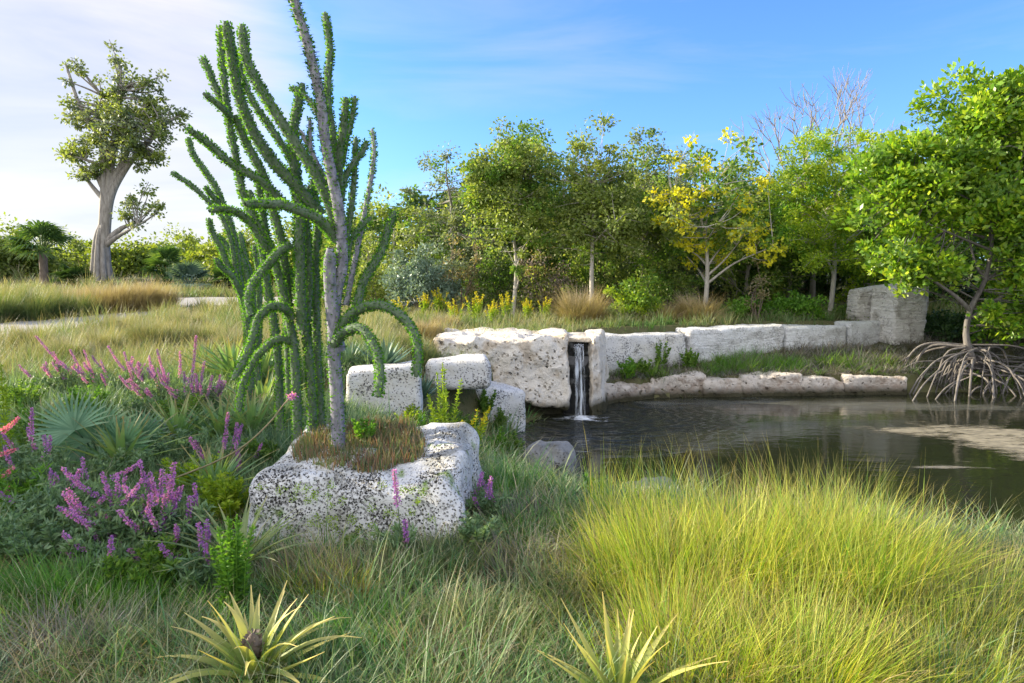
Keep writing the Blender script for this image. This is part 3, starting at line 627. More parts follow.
# ------------------------------------------------------------------ spiny succulent trees (stems clad in leaf rows)
def stem(parent, root, pts_px, rpx, Yb, Yt, bare=0., seed=0, tip=True, spine=False):
    """pts_px base -> tip"""
    n = len(pts_px); P3 = []
    for k, (a, b) in enumerate(pts_px):
        P3.append(P(a, b, Yb+(Yt-Yb)*k/(n-1)))
    pts = smooth_path([tuple(q-root) for q in P3], .03)
    r0 = rpx*px_m(Yb)*(.82 if bare > .5 else .58); Mn = len(pts); s = np.arange(Mn)/(Mn-1)
    rs = r0*(1-(.5 if len(pts_px) > 10 else .25)*s)
    if tip: rs = rs*np.clip(((1-s)*Mn*.03/(r0*1.2)), .25, 1)**.5
    m = MB(); _, tgt, Nn, Bn = tube(m, pts, rs, 10)
    L = np.linalg.norm(np.diff(pts, axis=0), axis=1).sum(); rng = np.random.RandomState(seed+17)
    nl = int(L/.0135); rows = 12 if r0 > .03 else 9
    k = np.repeat(np.arange(nl), rows); th = np.tile(np.arange(rows), nl)*2*math.pi/rows+(k % 2)*math.pi/rows*.3+rng.normal(0, .12, nl*rows)
    f = (k+rng.uniform(-.4, .4, len(k)))/nl*(Mn-1); f = np.clip(f, 0, Mn-1.001); i0 = f.astype(int); w = (f-i0)[:, None]
    c = pts[i0]*(1-w)+pts[i0+1]*w; rr = (rs[i0])[:, None]
    nn_ = Nn[i0]*np.cos(th)[:, None]+Bn[i0]*np.sin(th)[:, None]; tt = tgt[i0]
    keep = rng.uniform(size=len(c)) > bare*(1-.55*(f/Mn))+.04
    c, nn_, tt, rr, th2 = c[keep], nn_[keep], tt[keep], rr[keep], th[keep]
    N = len(c); d = nn_*rng.uniform(.4, 1, (N, 1))+tt*rng.uniform(-.2, 1.2, (N, 1))+np.cross(nn_, tt)*rng.normal(0, .75, (N, 1))+rng.normal(0, .15, (N, 3)); d /= np.linalg.norm(d, axis=1, keepdims=True)
    side = np.cross(d, np.cross(nn_, tt)); side /= np.linalg.norm(side, axis=1, keepdims=True)
    side = side+rng.normal(0, .6, (N, 3)); side /= np.linalg.norm(side, axis=1, keepdims=True)
    Ln = rng.uniform(.015, .027, (N, 1)); Wd = Ln*.66; p0 = c+nn_*rr*.95
    v = np.stack([p0, p0+d*Ln*.55+side*Wd*.5, p0+d*Ln, p0+d*Ln*.55-side*Wd*.5], 1)
    lm = MB(); lm.add(v, np.arange(N*4).reshape(N, 4), np.tile([0, .5, 1, .5], N))
    ns = max(8, int(L*(300 if spine else 120))); q = rng.randint(0, Mn-1, ns); a = rng.uniform(0, 6.28, ns)
    nn2 = Nn[q]*np.cos(a)[:, None]+Bn[q]*np.sin(a)[:, None]; ps = pts[q]+nn2*rs[q][:, None]*.9
    ln = (.040 if spine else .022); sd_ = np.cross(nn2, tgt[q])
    m.add(np.stack([ps-tgt[q]*.003, ps+sd_*.003, ps+nn2*ln, ps-sd_*.003], 1), np.arange(ns*4).reshape(ns, 4))
    o = m.build('stem', M['allubark'] if bare > .3 else M['youngstem'], parent, True)
    lm.build('leaf_rows', M['allu'], o)
    return o
def spiny(label, base, stems, group=None):
    root = Vector(base); t = thing('spiny_succulent_tree', base, label, 'succulent tree', group)
    for k, s in enumerate(stems):
        stem(t, root, s[0], s[1], s[2], s[3], *(s[4:5] or (0.,)), seed=k*7, spine=len(s) > 5)
    return t
b = P(339, 452, 4.75)
A = [([(339,462),(337,400),(334,350),(335,300),(342,265),(341,230),(338,205),(332,176),(325,140),(321,102),(314,70),(305,35),(293,-5),(288,-40)], 8.8, 4.75, 4.4, .55, 1),
     ([(338,350),(333,315),(330,280),(330,248)], 9, 4.72, 4.55, .85),
     ([(338,200),(336,165),(332,130),(328,105),(328,77),(330,50),(325,12)], 7, 4.75, 4.8, .1),
     ([(339,190),(339,158),(344,125),(346,97)], 7.5, 4.7, 4.55, .25),
     ([(342,165),(347,137),(352,118),(355,96)], 5, 4.72, 4.8, .15),
     ([(345,245),(351,210),(354,180),(355,159),(356,137)], 5.5, 4.8, 5.0, .2),
     ([(341,200),(344,180),(353,164),(362,152),(367,141)], 6, 4.75, 4.95, .1),
     ([(346,305),(357,250),(362,226),(367,200),(372,173),(374,151),(372,129)], 5, 4.9, 5.4, .4),
     ([(348,335),(358,300),(364,281),(375,262),(382,250),(388,229),(395,211)], 8, 4.85, 5.1, .05),
     ([(347,260),(351,240),(361,227),(371,217)], 5, 4.8, 5.0, .05),
     ([(333,345),(341,326),(356,311),(378,305),(398,313),(412,329),(418,350),(416,377)], 8.5, 4.7, 4.35, .15),
     ([(334,345),(343,333),(358,328),(370,338),(378,357),(380,377),(378,397)], 8.5, 4.68, 4.25, .1),
     ([(337,228),(328,200),(314,172),(296,144),(275,112),(258,84),(246,58),(242,24)], 9.5, 4.7, 4.5, .3),
     ([(328,185),(321,172),(311,151),(300,130)], 3.5, 4.8, 4.9, .8),
     ([(311,152),(310,137),(310,117)], 3.5, 4.85, 4.9, .4),
     ([(320,118),(310,101),(299,92),(290,87)], 4.5, 4.6, 4.75, .1),
     ([(338,240),(322,222),(303,212),(282,205),(261,204),(245,204)], 9, 4.65, 4.3, .1)]
spiny('tall spiny succulent tree with a thick grey trunk rising from the pitted boulder', b, A)
b2 = P(300, 440, 5.15)
Bs = [([(298,448),(297,410),(294,350),(288,315),(280,280),(270,253),(258,226),(244,197),(236,158),(228,116),(223,70),(220,25)], 8.5, 5.1, 5.0, .22),
      ([(322,215),(300,190),(276,165),(254,133),(240,98),(232,60),(226,21)], 9.5, 4.95, 4.6, .1),
      ([(313,449),(311,380),(305,322),(298,270),(297,220),(293,169),(286,151),(272,130),(251,98),(238,63),(228,30)], 8, 5.2, 5.1, .15),
      ([(228,112),(219,95),(209,72),(202,57)], 6, 5.05, 5.1, .05),
      ([(231,118),(221,107),(203,93)], 6, 5.0, 4.85, .05),
      ([(291,400),(288,330),(287,290),(281,240),(272,207),(265,179),(245,140),(235,115)], 8, 5.25, 5.05, .25),
      ([(285,205),(262,182),(230,163),(209,144),(186,128)], 7, 5.1, 4.9, .05),
      ([(268,250),(250,223),(236,212),(221,209),(209,211)], 7, 5.05, 4.8, .05),
      ([(290,245),(279,252),(264,269),(252,285),(248,300),(251,316)], 7.5, 4.95, 4.65, .0),
      ([(292,318),(284,308),(271,307),(259,317),(254,333),(245,357),(233,380)], 7.5, 5.0, 4.6, .0),
      ([(298,345),(280,339),(263,350),(249,370),(241,392),(239,412)], 7, 5.1, 4.8, .1),
      ([(302,330),(300,270),(300,215),(295,165),(294,130),(298,105),(303,83)], 9, 5.0, 5.0, .1),
      ([(322,440),(318,380),(316,320),(315,260),(318,220),(312,180)], 8, 5.3, 5.3, .15),
      ([(280,430),(279,380),(275,330),(268,290),(262,250),(255,220),(250,190)], 7, 5.4, 5.5, .15),
      ([(305,335),(309,290),(308,250),(306,215),(310,185)], 7, 5.15, 5.1, .05),
      ([(299,300),(287,270),(274,255),(266,235),(262,205),(258,180)], 7, 5.3, 5.3, .2)]
spiny('dense green clump of spiny stems leaning left behind the grey trunk', b2, Bs)
b3 = P(250, 395, 7.3)
Cs = [([(250,400),(248,350),(243,302),(236,275),(232,245),(221,215),(207,200),(192,186),(171,172)], 4.5, 7.3, 7.0, .1),
      ([(249,380),(246,310),(240,280),(237,250),(229,219),(221,200),(215,186),(204,170),(193,154),(188,137)], 5.5, 7.3, 7.2, .05),
      ([(226,212),(214,198),(205,186)], 5, 7.25, 7.1, .05),
      ([(247,310),(240,292),(227,264),(221,248),(212,232),(209,218)], 5.5, 7.2, 7.0, .05),
      ([(246,300),(237,273),(233,259),(226,245),(217,234)], 5, 7.4, 7.5, .05),
      ([(251,390),(249,330),(243,300),(238,287),(231,275),(221,267),(216,258)], 6, 7.2, 6.9, .05),
      ([(252,350),(249,290),(244,265),(237,247)], 6, 7.4, 7.5, .05),
      ([(254,340),(252,290),(249,270),(243,250),(240,232)], 6, 7.5, 7.6, .1),
      ([(257,380),(259,310),(258,270),(254,245)], 6, 7.6, 7.7, .05)]
spiny('smaller spiny clump with thin bare-tipped stems behind the aloes', b3, Cs)

# ------------------------------------------------------------------ trees
def crown_tree(name, base, lobes, trunk, label, cat, leafm, barkm, ncl=60, lpc=110, clr=.35, leaf=(.10, .06), r0=.1, group=None, seed=0, nl=6, twigs=True, droop=.2, extra=None, part='crown', bushy=False):
    """lobes: (dx, dy, zc, rx, ry, rz) ellipsoids about the base, filled with leaf clusters carried by limbs of the trunk path"""
    rng = np.random.RandomState(seed+100); np.random.seed(seed+5)
    t = thing(name, base, label, cat, group)
    tp = smooth_path(trunk, .25); bm = MB(); s = np.linspace(0, 1, len(tp))
    if not bushy:
        rs = r0*(1-.65*s); rs[:3] *= np.array([1.5, 1.2, 1.06])[:len(rs[:3])]
        tube(bm, tp, rs, 10)
    vol = np.array([l[3]*l[4]*l[5] for l in lobes]); ids = rng.choice(len(lobes), ncl, p=vol**.8/(vol**.8).sum())
    lb = np.array(lobes)[ids]; d = rng.normal(size=(ncl, 3)); d /= np.linalg.norm(d, axis=1, keepdims=True)
    cen = lb[:, :3]+d*lb[:, 3:]*(rng.uniform(.1, 1.25, (ncl, 1))**.5)
    cen += rng.normal(0, 1, cen.shape)*np.array([.12, .12, .16])*lb[:, 3:4]
    cen[:, 2] = np.maximum(cen[:, 2], .15)
    limbs = []
    lc = cen[rng.choice(ncl, min(nl, ncl), replace=False)]
    for c in lc:
        zt = tp[:, 2]; ok = np.where(zt < c[2]-.25*np.hypot(*(c[:2]-tp[-1][:2])))[0]
        k = int(ok[-1]) if len(ok) else 0
        if bushy: k = 0
        else: k = max(k, int(len(tp)*.35)); k = int(min(k, len(tp)-1)*rng.uniform(.75, 1)) if k > 2 else k
        a = tp[k]; mid = a*.5+c*.5+np.array([rng.normal(0, .12), rng.normal(0, .12), rng.uniform(-.05, .12)])*np.linalg.norm(c-a)*.6
        pt = smooth_path([a, mid, c], .25); limbs.append(pt)
        rl = r0*(.55 if not bushy else .5)*(1-.35*k/len(tp))
        tube(bm, pt, rl*(1-.75*np.linspace(0, 1, len(pt))), 6)
    allp = np.concatenate(limbs+[tp]) if not bushy else np.concatenate(limbs)
    if twigs:
        for c in cen:
            dd = np.linalg.norm(allp-c, axis=1)+.4*np.maximum(0, allp[:, 2]-c[2]); k = int(np.argmin(dd)); a = allp[k]
            if np.linalg.norm(c-a) < .04: continue
            mid = (a+c)/2+rng.normal(0, .06, 3)*np.linalg.norm(c-a)
            tube(bm, smooth_path([a, mid, c+(c-mid)*.35], .3), r0*.16*np.linspace(1, .35, len(smooth_path([a, mid, c+(c-mid)*.35], .3))), 4)
    bm.build('trunk' if not bushy else 'branches', barkm, t, True)
    mats = leafm if isinstance(leafm, (list, tuple)) else [(leafm, 1)]
    tot = sum(w for _, w in mats); start = 0
    order = rng.permutation(ncl)
    for mi, (lm, w) in enumerate(mats):
        cnt = int(round(ncl*w/tot)) if mi < len(mats)-1 else ncl-start
        sel = cen[order[start:start+cnt]]; start += cnt
        if not len(sel): continue
        n = len(sel)*lpc; cc = np.repeat(sel, lpc, 0); rr = np.repeat(clr*rng.uniform(.45, 1.6, len(sel)), lpc)[:, None]
        off = rng.normal(size=(n, 3)); off /= np.linalg.norm(off, axis=1, keepdims=True); off *= rng.uniform(0, 1, (n, 1))**.5*rr; off[:, 2] *= .72
        ld = off/np.maximum(rr, 1e-3)+rng.normal(0, .6, (n, 3)); ld[:, 2] -= droop
        Lf = leaf[0]*rng.uniform(.6, 1.35, n)
        mb = MB(); leaves(mb, cc+off, ld, Lf, Lf*leaf[1]/leaf[0])
        mb.build(part, lm, t)
    return t
def spec(px, Y, top, w, dy=None, base_py=None):
    x = P(px, 300, Y).x; z = Hs(x, Y); Ht = P(px, top, Y).z-z; W = w*px_m(Y)
    return Vector((x, Y, z-.03)), Ht, W
def midtree(px, Y, top, w, label, leafm, barkm, clear=.3, seed=0, cat='tree', name='tree', lean=0, **k):
    b, h, W = spec(px, Y, top-(10 if px < 900 else 0), w); rng = np.random.RandomState(seed)
    clear *= (.8 if barkm is M['palebark'] else .5); W *= 1.25; zc = h*(1+clear)/2; rz = h*(1-clear)/2
    lobes = [(lean*.8, 0, zc, W*.36, W*.34, rz*.92)]
    for q in range(5):
        a = rng.uniform(0, 6.28); lobes.append((lean+math.cos(a)*W*.30, math.sin(a)*W*.22, zc+rng.uniform(-.75, .45)*rz, W*.25, W*.25, rz*.34))
    tr = [(0, 0, -.2), (lean*.2+rng.normal(0, .05)*h*.3, 0, h*.25), (lean*.5, 0, h*.5), (lean*.8, 0, h*.70)]
    return crown_tree(name, b, lobes, tr, label, cat, leafm, barkm, seed=seed, **k)

# great tree on the left
bx = P(102, 280, 42); bz = Hs(bx.x, 42); s_ = px_m(42)
def L2(px, py, rx, rz, dy=0): q = P(px, py, 42+dy); return (q.x-bx.x, dy, q.z-bz, rx*s_, rx*s_*.9, rz*s_)
lob = [L2(72,72,10,20), L2(80,112,14,22), L2(95,150,24,18), L2(118,80,13,24), L2(150,90,12,24), L2(125,105,26,24,1), L2(160,118,18,17), L2(140,140,22,18,-1), L2(75,150,14,10),
       L2(90,170,16,10), L2(140,208,20,15,-1), L2(150,160,14,14), L2(112,130,24,20,-1), L2(66,120,10,8)]
R = lambda px, py, dy=0: (P(px, py, 42+dy).x-bx.x, dy, P(px, py, 42+dy).z-bz)
bt = crown_tree('large_tree', (bx.x, 42, bz), lob, [(0, 0, -.3), R(104, 240), R(106, 215), R(110, 180), R(112, 155)], 'tall solitary tree with thick fluted grey trunk left of the path', 'tree',
           [(M['greygreen'], 1), (M['olive'], 1)], M['bark'], ncl=230, lpc=60, clr=.42, leaf=(.21, .12), r0=.42, seed=2, nl=9)
m = MB()
for pts, r in [([R(104,250), R(110,200), R(125,170), R(145,145), R(168,122)], .3), ([R(106,215), R(110,190), R(128,150), R(150,95)], .26), ([R(103,225), R(104,180), R(100,140), R(82,112), R(66,65)], .26),
               ([R(108,240), R(122,228), R(138,222)], .22), ([R(108,200), R(112,150), R(118,110), R(118,75)], .24), ([R(104,190), R(95,172), R(86,165)], .14)]:
    q = smooth_path(pts, .4); tube(m, q, r*np.linspace(1, .25, len(q)), 8)
for a in np.linspace(0, 6.28, 9)[:-1]:
    q = smooth_path([(math.cos(a)*.52, math.sin(a)*.52, -.2), (math.cos(a)*.4, math.sin(a)*.4, .9), (math.cos(a)*.30+.12, math.sin(a)*.3, 2.5), (.2, 0, 3.5)], .4); tube(m, q, .2*np.linspace(1, .55, len(q)), 8)
m.build('limbs', M['bark'], bt, True)

# wood behind the wall
kw = dict(ncl=190, lpc=95, clr=.30, leaf=(.10, .055))
g2 = 'trees behind the pond wall'
midtree(395, 24, 188, 95, 'loose pale-leaved tree just right of the spiny stems', M['olive'], M['palebark'], .15, 11, group=g2, r0=.07, ncl=60, lpc=60, clr=.4, leaf=(.13, .08))
midtree(452, 23, 158, 90, 'dark bushy tree with bare twigs at its top, left of the slim pale trunk', [(M['greygreen'], 2), (M['green'], 1)], M['bark'], .12, 12, group=g2, r0=.09, **kw)
midtree(512, 19.5, 128, 80, 'tall olive tree with a dark leafy top and slim pale trunk', [(M['olive'], 2), (M['green'], 1)], M['palebark'], .3, 13, group=g2, r0=.07, **kw)
midtree(520, 24, 124, 70, 'dark green tree showing above the slim olive tree', M['green'], M['bark'], .35, 14, group=g2, r0=.1, **kw)
midtree(592, 18.8, 134, 84, 'olive tree with forked white trunk behind the round tussock', M['olive'], M['palebark'], .36, 15, group=g2, r0=.075, **kw)
midtree(563, 24, 150, 80, 'mid green tree filling the gap between the two olive trees', [(M['green'], 1), (M['olive'], 1)], M['bark'], .1, 16, group=g2, r0=.09, **kw)
midtree(642, 20.5, 140, 72, 'grey-green tree with leaning trunk left of the yellow tree', [(M['greygreen'], 1), (M['green'], 1), (M['olive'], 1)], M['palebark'], .3, 17, group=g2, r0=.08, **kw)
yt = midtree(704, 18.3, 150, 104, 'open-branched tree covered in bright yellow leaves', [(M['yellow'], 5), (M['green'], 4), (M['olive'], 2)], M['palebark'], .38, 18, name='yellow_tree', group=g2, r0=.075, ncl=150, lpc=46, clr=.22, leaf=(.105, .075), nl=10)
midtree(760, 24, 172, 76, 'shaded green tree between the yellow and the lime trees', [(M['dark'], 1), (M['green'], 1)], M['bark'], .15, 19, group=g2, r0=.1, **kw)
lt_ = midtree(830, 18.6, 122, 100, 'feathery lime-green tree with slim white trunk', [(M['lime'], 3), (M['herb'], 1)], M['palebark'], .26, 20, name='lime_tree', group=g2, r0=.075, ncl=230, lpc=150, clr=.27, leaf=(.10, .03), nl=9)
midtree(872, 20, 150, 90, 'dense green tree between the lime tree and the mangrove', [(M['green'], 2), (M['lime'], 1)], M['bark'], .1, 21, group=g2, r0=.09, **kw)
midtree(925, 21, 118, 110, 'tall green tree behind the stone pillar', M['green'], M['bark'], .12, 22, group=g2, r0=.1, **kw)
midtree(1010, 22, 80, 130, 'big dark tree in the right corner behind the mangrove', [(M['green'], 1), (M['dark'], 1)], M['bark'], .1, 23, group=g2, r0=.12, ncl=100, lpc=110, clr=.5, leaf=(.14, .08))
# bare tree
b, h, W = spec(812, 24, 100, 130); bt = thing('bare_tree', b, 'leafless grey tree whose twigs fan out above the lime tree', 'tree'); m = MB(); rng = random.Random(5)
def twig(p, d, L, r, lv, m=m, rng=rng):
    q = p+d*L; mid = (p+q)/2+Vector((rng.gauss(0, .06), rng.gauss(0, .06), 0))*L
    tube(m, np.array([p, mid, q]), [r, r*.8, r*.6], 5)
    if lv:
        for _ in range(3 if lv > 1 else 4):
            e = (d+Vector((rng.gauss(0, .55), rng.gauss(0, .4), rng.uniform(-.1, .35)))).normalized(); twig(q, e, L*rng.uniform(.6, .9), r*.58, lv-1, m, rng)
for sx in (-.5, 0, .45): twig(Vector((0, 0, h*.28)), Vector((sx, 0, 1)).normalized(), h*.26, .075, 4)
tube(m, [(0, 0, -.2), (0, 0, h*.28)], [.12, .07], 8); m.build('branches', M['bark'], bt, True)
# dark wood behind: copies of three kinds
def at_px(px, Y): x = P(px, 300, Y).x; return Vector((x, Y, Hs(x, Y)-.05))
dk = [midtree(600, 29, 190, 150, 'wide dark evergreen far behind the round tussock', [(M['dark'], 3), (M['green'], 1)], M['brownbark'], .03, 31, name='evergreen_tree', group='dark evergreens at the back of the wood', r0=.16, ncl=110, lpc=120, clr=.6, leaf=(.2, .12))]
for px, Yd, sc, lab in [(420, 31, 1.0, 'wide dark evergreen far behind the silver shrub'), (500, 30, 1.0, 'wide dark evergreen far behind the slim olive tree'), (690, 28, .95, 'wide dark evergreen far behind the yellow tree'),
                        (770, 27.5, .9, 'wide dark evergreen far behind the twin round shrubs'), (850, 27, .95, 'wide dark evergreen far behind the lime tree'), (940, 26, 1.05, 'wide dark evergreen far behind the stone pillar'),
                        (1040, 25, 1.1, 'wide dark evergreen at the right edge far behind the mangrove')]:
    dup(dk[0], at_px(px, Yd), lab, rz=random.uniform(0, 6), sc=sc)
# pale building seen through the trees
bb = P(770, 300, 33); bl = thing('pale_building', (bb.x, 33, Hs(bb.x, 33)-1.2), 'long white low building glimpsed through the trees above the dark undergrowth', 'building')
m = MB(); m.add(*boxm(-5, 8, 0, 6, 2.6, 4.6)); m.build('wall', M['whitewall'], bl)
m = MB(); m.add(*boxm(-5.3, 8.3, -.3, 6.3, 4.605, 4.9)); m.build('roof', M['roofm'], bl)
m = MB(); m.add(*boxm(-4.9, 7.9, .6, 5.9, -.3, 2.595)); m.build('shaded_ground_floor', M['openshade'], bl)  # solid near-black box, its colour stands for the open shade under the wall
for k in range(6):
    m = MB(); m.add(*boxm(-4.9+k*2.5, -4.65+k*2.5, .1, .35, -.3, 2.595)); m.build('column', M['whitewall'], bl)

# mangrove
def mangrove(label, px, Y, seed, lobpx, trunks, nroots, sc=1., nc=470, lpc=85, front=True):
    z0 = WATER-.15; x = P(px, 370, Y).x; base = Vector((x, Y, z0)); s_ = px_m(Y); rng = np.random.RandomState(seed)
    def Q(a, b_, dy=0): q = P(a, b_, Y+dy); return (q.x-x, dy, q.z-z0)
    lobes = [(*Q(a, b_, dy), rx*s_*1.15, rx*s_*.9, rz*s_*1.12) for a, b_, rx, rz, dy in lobpx]
    tr = [Q(a, b_, d) for a, b_, d in trunks[0][0]]
    t = crown_tree('mangrove_tree', base, lobes, tr, label, 'mangrove', [(M['mangrove'], 3), (M['green'], 1)], M['mangbark'], ncl=nc, lpc=lpc, clr=.30, leaf=(.13, .07), r0=trunks[0][1], seed=seed, nl=10, droop=-.4, group='mangroves at the pond edge')
    m = MB()
    for pts, r in trunks[1:]:
        q = smooth_path([Q(a, b_, d) for a, b_, d in pts], .2); tube(m, q, r*np.linspace(1, .4, len(q)), 8)
    if trunks[1:]: m.build('limb', M['mangbark'], t, True)
    hub = np.array(tr[0])
    for k in range(nroots):
        a = rng.uniform(0, 6.28); rr = rng.uniform(.4, 2.5); h0 = hub+np.array([rng.normal(0, .14), rng.normal(0, .12), rng.uniform(-.28, .40)])
        e = np.array([hub[0]+math.cos(a)*rr*1.15+rng.normal(0, .15), hub[1]+math.sin(a)*rr*.7-.1, -.1]); mid = h0*.45+e*.55; mid[2] = h0[2]*rng.uniform(.72, .95)
        q = smooth_path([h0, mid, e*.85+h0*.15+np.array([0, 0, -.15*h0[2]]), e], .1); m = MB(); tube(m, q, rng.uniform(.011, .026)*np.linspace(1.3, .7, len(q)), 6)
        if rng.uniform() < .6:
            k2 = len(q)//2; e2 = e+np.array([rng.normal(0, .3), rng.normal(0, .2), 0]); tube(m, smooth_path([q[k2], (q[k2]+e2)/2+np.array([0, 0, .12]), e2], .1), .017, 5)
        m.build('prop_root', M['mangbark'], t, True)
    return t
mangrove('mangrove with forked trunk and a skirt of prop roots beside the pillar', 968, 15.2, 51,
         [(985,110,30,26,0),(945,135,34,26,0),(1000,150,44,34,.3),(920,175,34,28,0),(950,195,44,32,.4),(1010,210,36,30,-.3),(895,215,26,24,.2),(905,250,30,20,0),(930,270,26,16,0),(1030,255,28,18,-.5),(1050,130,44,50,.3),(968,90,16,14,0),(1015,285,16,8,-.3),(890,262,18,14,-.2),(902,330,8,7,-.3),(1012,322,22,12,-.5),(1040,300,26,14,-.4),(880,170,22,26,.3),(1015,95,24,14,.2)],
         [([(972,362,0),(966,335,0),(971,308,0),(985,280,0),(992,240,0),(990,200,0)], .075), ([(971,312,0),(960,300,-.1),(940,285,-.2),(915,270,-.3)], .05),
          ([(972,318,0),(990,305,-.1),(1020,285,-.3),(1060,270,-.4)], .06), ([(986,280,0),(1005,265,.1),(1030,240,.1)], .045), ([(986,282,0),(975,262,0),(968,235,.1)], .04)], 60)
mangrove('darker mangrove whose arching roots reach the right edge of the water', 1045, 15.6, 52,
         [(1060,200,60,50,0),(1040,280,40,30,0),(1090,260,50,50,0),(1010,320,26,20,0.4)],
         [([(1040,372,0),(1045,320,0),(1060,260,0)], .08), ([(1042,330,0),(1010,300,.2),(1000,270,.3)], .05)], 45, nc=300)

# ------------------------------------------------------------------ shrubs
def shrub(px, Y, top, w, label, leafm, seed, name='shrub', cat='shrub', base=None, barkm=None, ncl=40, lpc=110, clr=.2, leaf=(.08, .045), group='shrubs behind the wall', droop=0, r0=.05):
    b, h, W = spec(px, Y, top, w)
    return crown_tree(name, b, [(0, 0, h*.5, W*.42, W*.4, h*.48), (-W*.2, 0, h*.35, W*.3, W*.3, h*.33), (W*.22, .1, h*.38, W*.27, W*.3, h*.36)], [(0, 0, -.1), (0, 0, h*.3), (0, 0, h*.5)],
                      label, cat, leafm, barkm or M['brownbark'], ncl=ncl, lpc=lpc, clr=clr, leaf=leaf, r0=r0, seed=seed, nl=9, droop=droop, bushy=True, group=group, part='foliage')
shrub(738, 18.2, 297, 36, 'small bright green shrub right of the tan tussock', M['herb'], 61)
shrub(792, 18.3, 289, 52, 'larger round bright green shrub right of the thin young tree', M['herb'], 62)
shrub(630, 17.6, 282, 56, 'yellow-green leafy shrub between the two tussocks', [(M['lime'], 1), (M['green'], 1)], 63)
shrub(845, 18.6, 310, 60, 'low dark green shrub behind the right half of the wall', M['green'], 64)
shrub(420, 20.5, 240, 74, 'silver-leaved shrub right of the spiny stems', M['bluegreen'], 65, ncl=70, lpc=120, clr=.3, leaf=(.1, .05))
shrub(460, 21, 235, 60, 'brown-stemmed thin shrub right of the silver shrub', [(M['greygreen'], 1), (M['tan'], 1)], 66, ncl=36, lpc=60, clr=.3, r0=.09)
shrub(545, 20.5, 245, 70, 'reddish dry twiggy shrub between the olive trees', [(M['twig'], 1), (M['tan'], 1), (M['olive'], 1)], 67, ncl=50, lpc=70, clr=.35, r0=.08)
shrub(665, 19.6, 240, 66, 'shaded leafy shrub left of the yellow tree', [(M['green'], 2), (M['olive'], 1)], 68, ncl=60, clr=.3)
shrub(600, 20.5, 225, 80, 'mixed green undergrowth shrub behind the round tussock', [(M['green'], 1), (M['olive'], 1)], 69, ncl=70, clr=.35)
shrub(495, 21.5, 230, 60, 'mid green undergrowth shrub left of the slim olive tree', [(M['green'], 1), (M['greygreen'], 1)], 70, ncl=60, clr=.35)
shrub(372, 21, 232, 44, 'olive shrub showing between the upright spiny stems', M['olive'], 71, ncl=50, clr=.3)
shrub(757, 17.9, 262, 20, 'thin young tree with tan leaves between the two bright shrubs', M['tan'], 72, name='sapling', cat='sapling', ncl=14, lpc=30, clr=.14, r0=.04)
shrub(340, 26, 236, 80, 'far green shrub seen through the spiny stems', M['green'], 73, ncl=60, clr=.4, leaf=(.13, .08))
# left background scrub: far shrubs, two meshes copied
gL = 'scrub on the skyline left of the spiny trees'
s1 = shrub(122, 47, 246, 60, 'yellow-green sunlit shrub right beside the large trunk', M['yellowgreen'], 81, ncl=70, lpc=100, clr=.7, leaf=(.26, .16), group=gL, r0=.1)
s2 = shrub(20, 46, 232, 80, 'olive shrub left of the shaggy palm', M['olive'], 82, ncl=70, lpc=90, clr=.8, leaf=(.26, .16), group=gL, r0=.1)
s3 = shrub(300, 44, 224, 90, 'airy yellow-green shrub far behind the leaning spiny stems', [(M['yellowgreen'], 2), (M['olive'], 1)], 83, ncl=70, lpc=80, clr=.8, leaf=(.24, .15), group=gL, r0=.12)
for src, px, Yd, sc, lab in [(s1, 215, 50, 1.05, 'yellow-green shrub under the thin leaning spiny stems'), (s1, 160, 55, 1.1, 'yellow-green shrub right of the large trunk, before the fan palms'), (s2, 70, 55, .95, 'olive shrub behind the shaggy palm'),
                         (s2, -40, 44, 1.1, 'olive shrub cut by the left edge'), (s3, 240, 46, .9, 'airy shrub behind the small spiny clump'), (s3, 360, 38, .9, 'airy shrub right behind the grey trunk'),
                         (s2, 185, 60, 1.1, 'olive shrub on the skyline above the silver fan palm'), (s1, 265, 40, .75, 'low yellow-green shrub at the end of the path'), (s2, 330, 50, 1.1, 'olive shrub far behind the grey trunk')]:
    dup(src, at_px(px, Yd), lab, rz=random.uniform(0, 6), sc=sc)

# ------------------------------------------------------------------ palms
def fan(mb, o, d, up, R_, nb=30, span=3.6, w=.04, droop=.25, fold=.12):
    """fan leaf: blades radiating about direction d from point o"""
    o, d, up = Vector(o), Vector(d).normalized(), Vector(up).normalized(); s = d.cross(up).normalized(); up = s.cross(d).normalized()
    for k in range(nb):
        a = (k/(nb-1)-.5)*span; dr = d*math.cos(a)+s*math.sin(a); L = R_*(1-.25*(abs(a)/(span/2))**2)*random.uniform(.93, 1.05)
        ws = (-s*math.sin(a+math.pi/2)*0)+(d*(-math.sin(a))+s*math.cos(a)); V = []
        for q in (0, .3, .65, .85, 1):
            c = o+dr*L*q+up*(fold*L*math.sin(q*2.2))-Vector((0, 0, droop*L*q*q)); ww = w*(.25+q*1.6 if q < .5 else max(.06, (1-q)*2.1+.06))*.5
            V += [c-ws*ww+up*ww*.5, c, c+ws*ww+up*ww*.5]
        f = [(i*3+j, i*3+j+1, i*3+j+4, i*3+j+3) for i in range(4) for j in range(2)]
        mb.add([tuple(v) for v in V], f, np.repeat([0, .3, .65, .85, 1], 3))
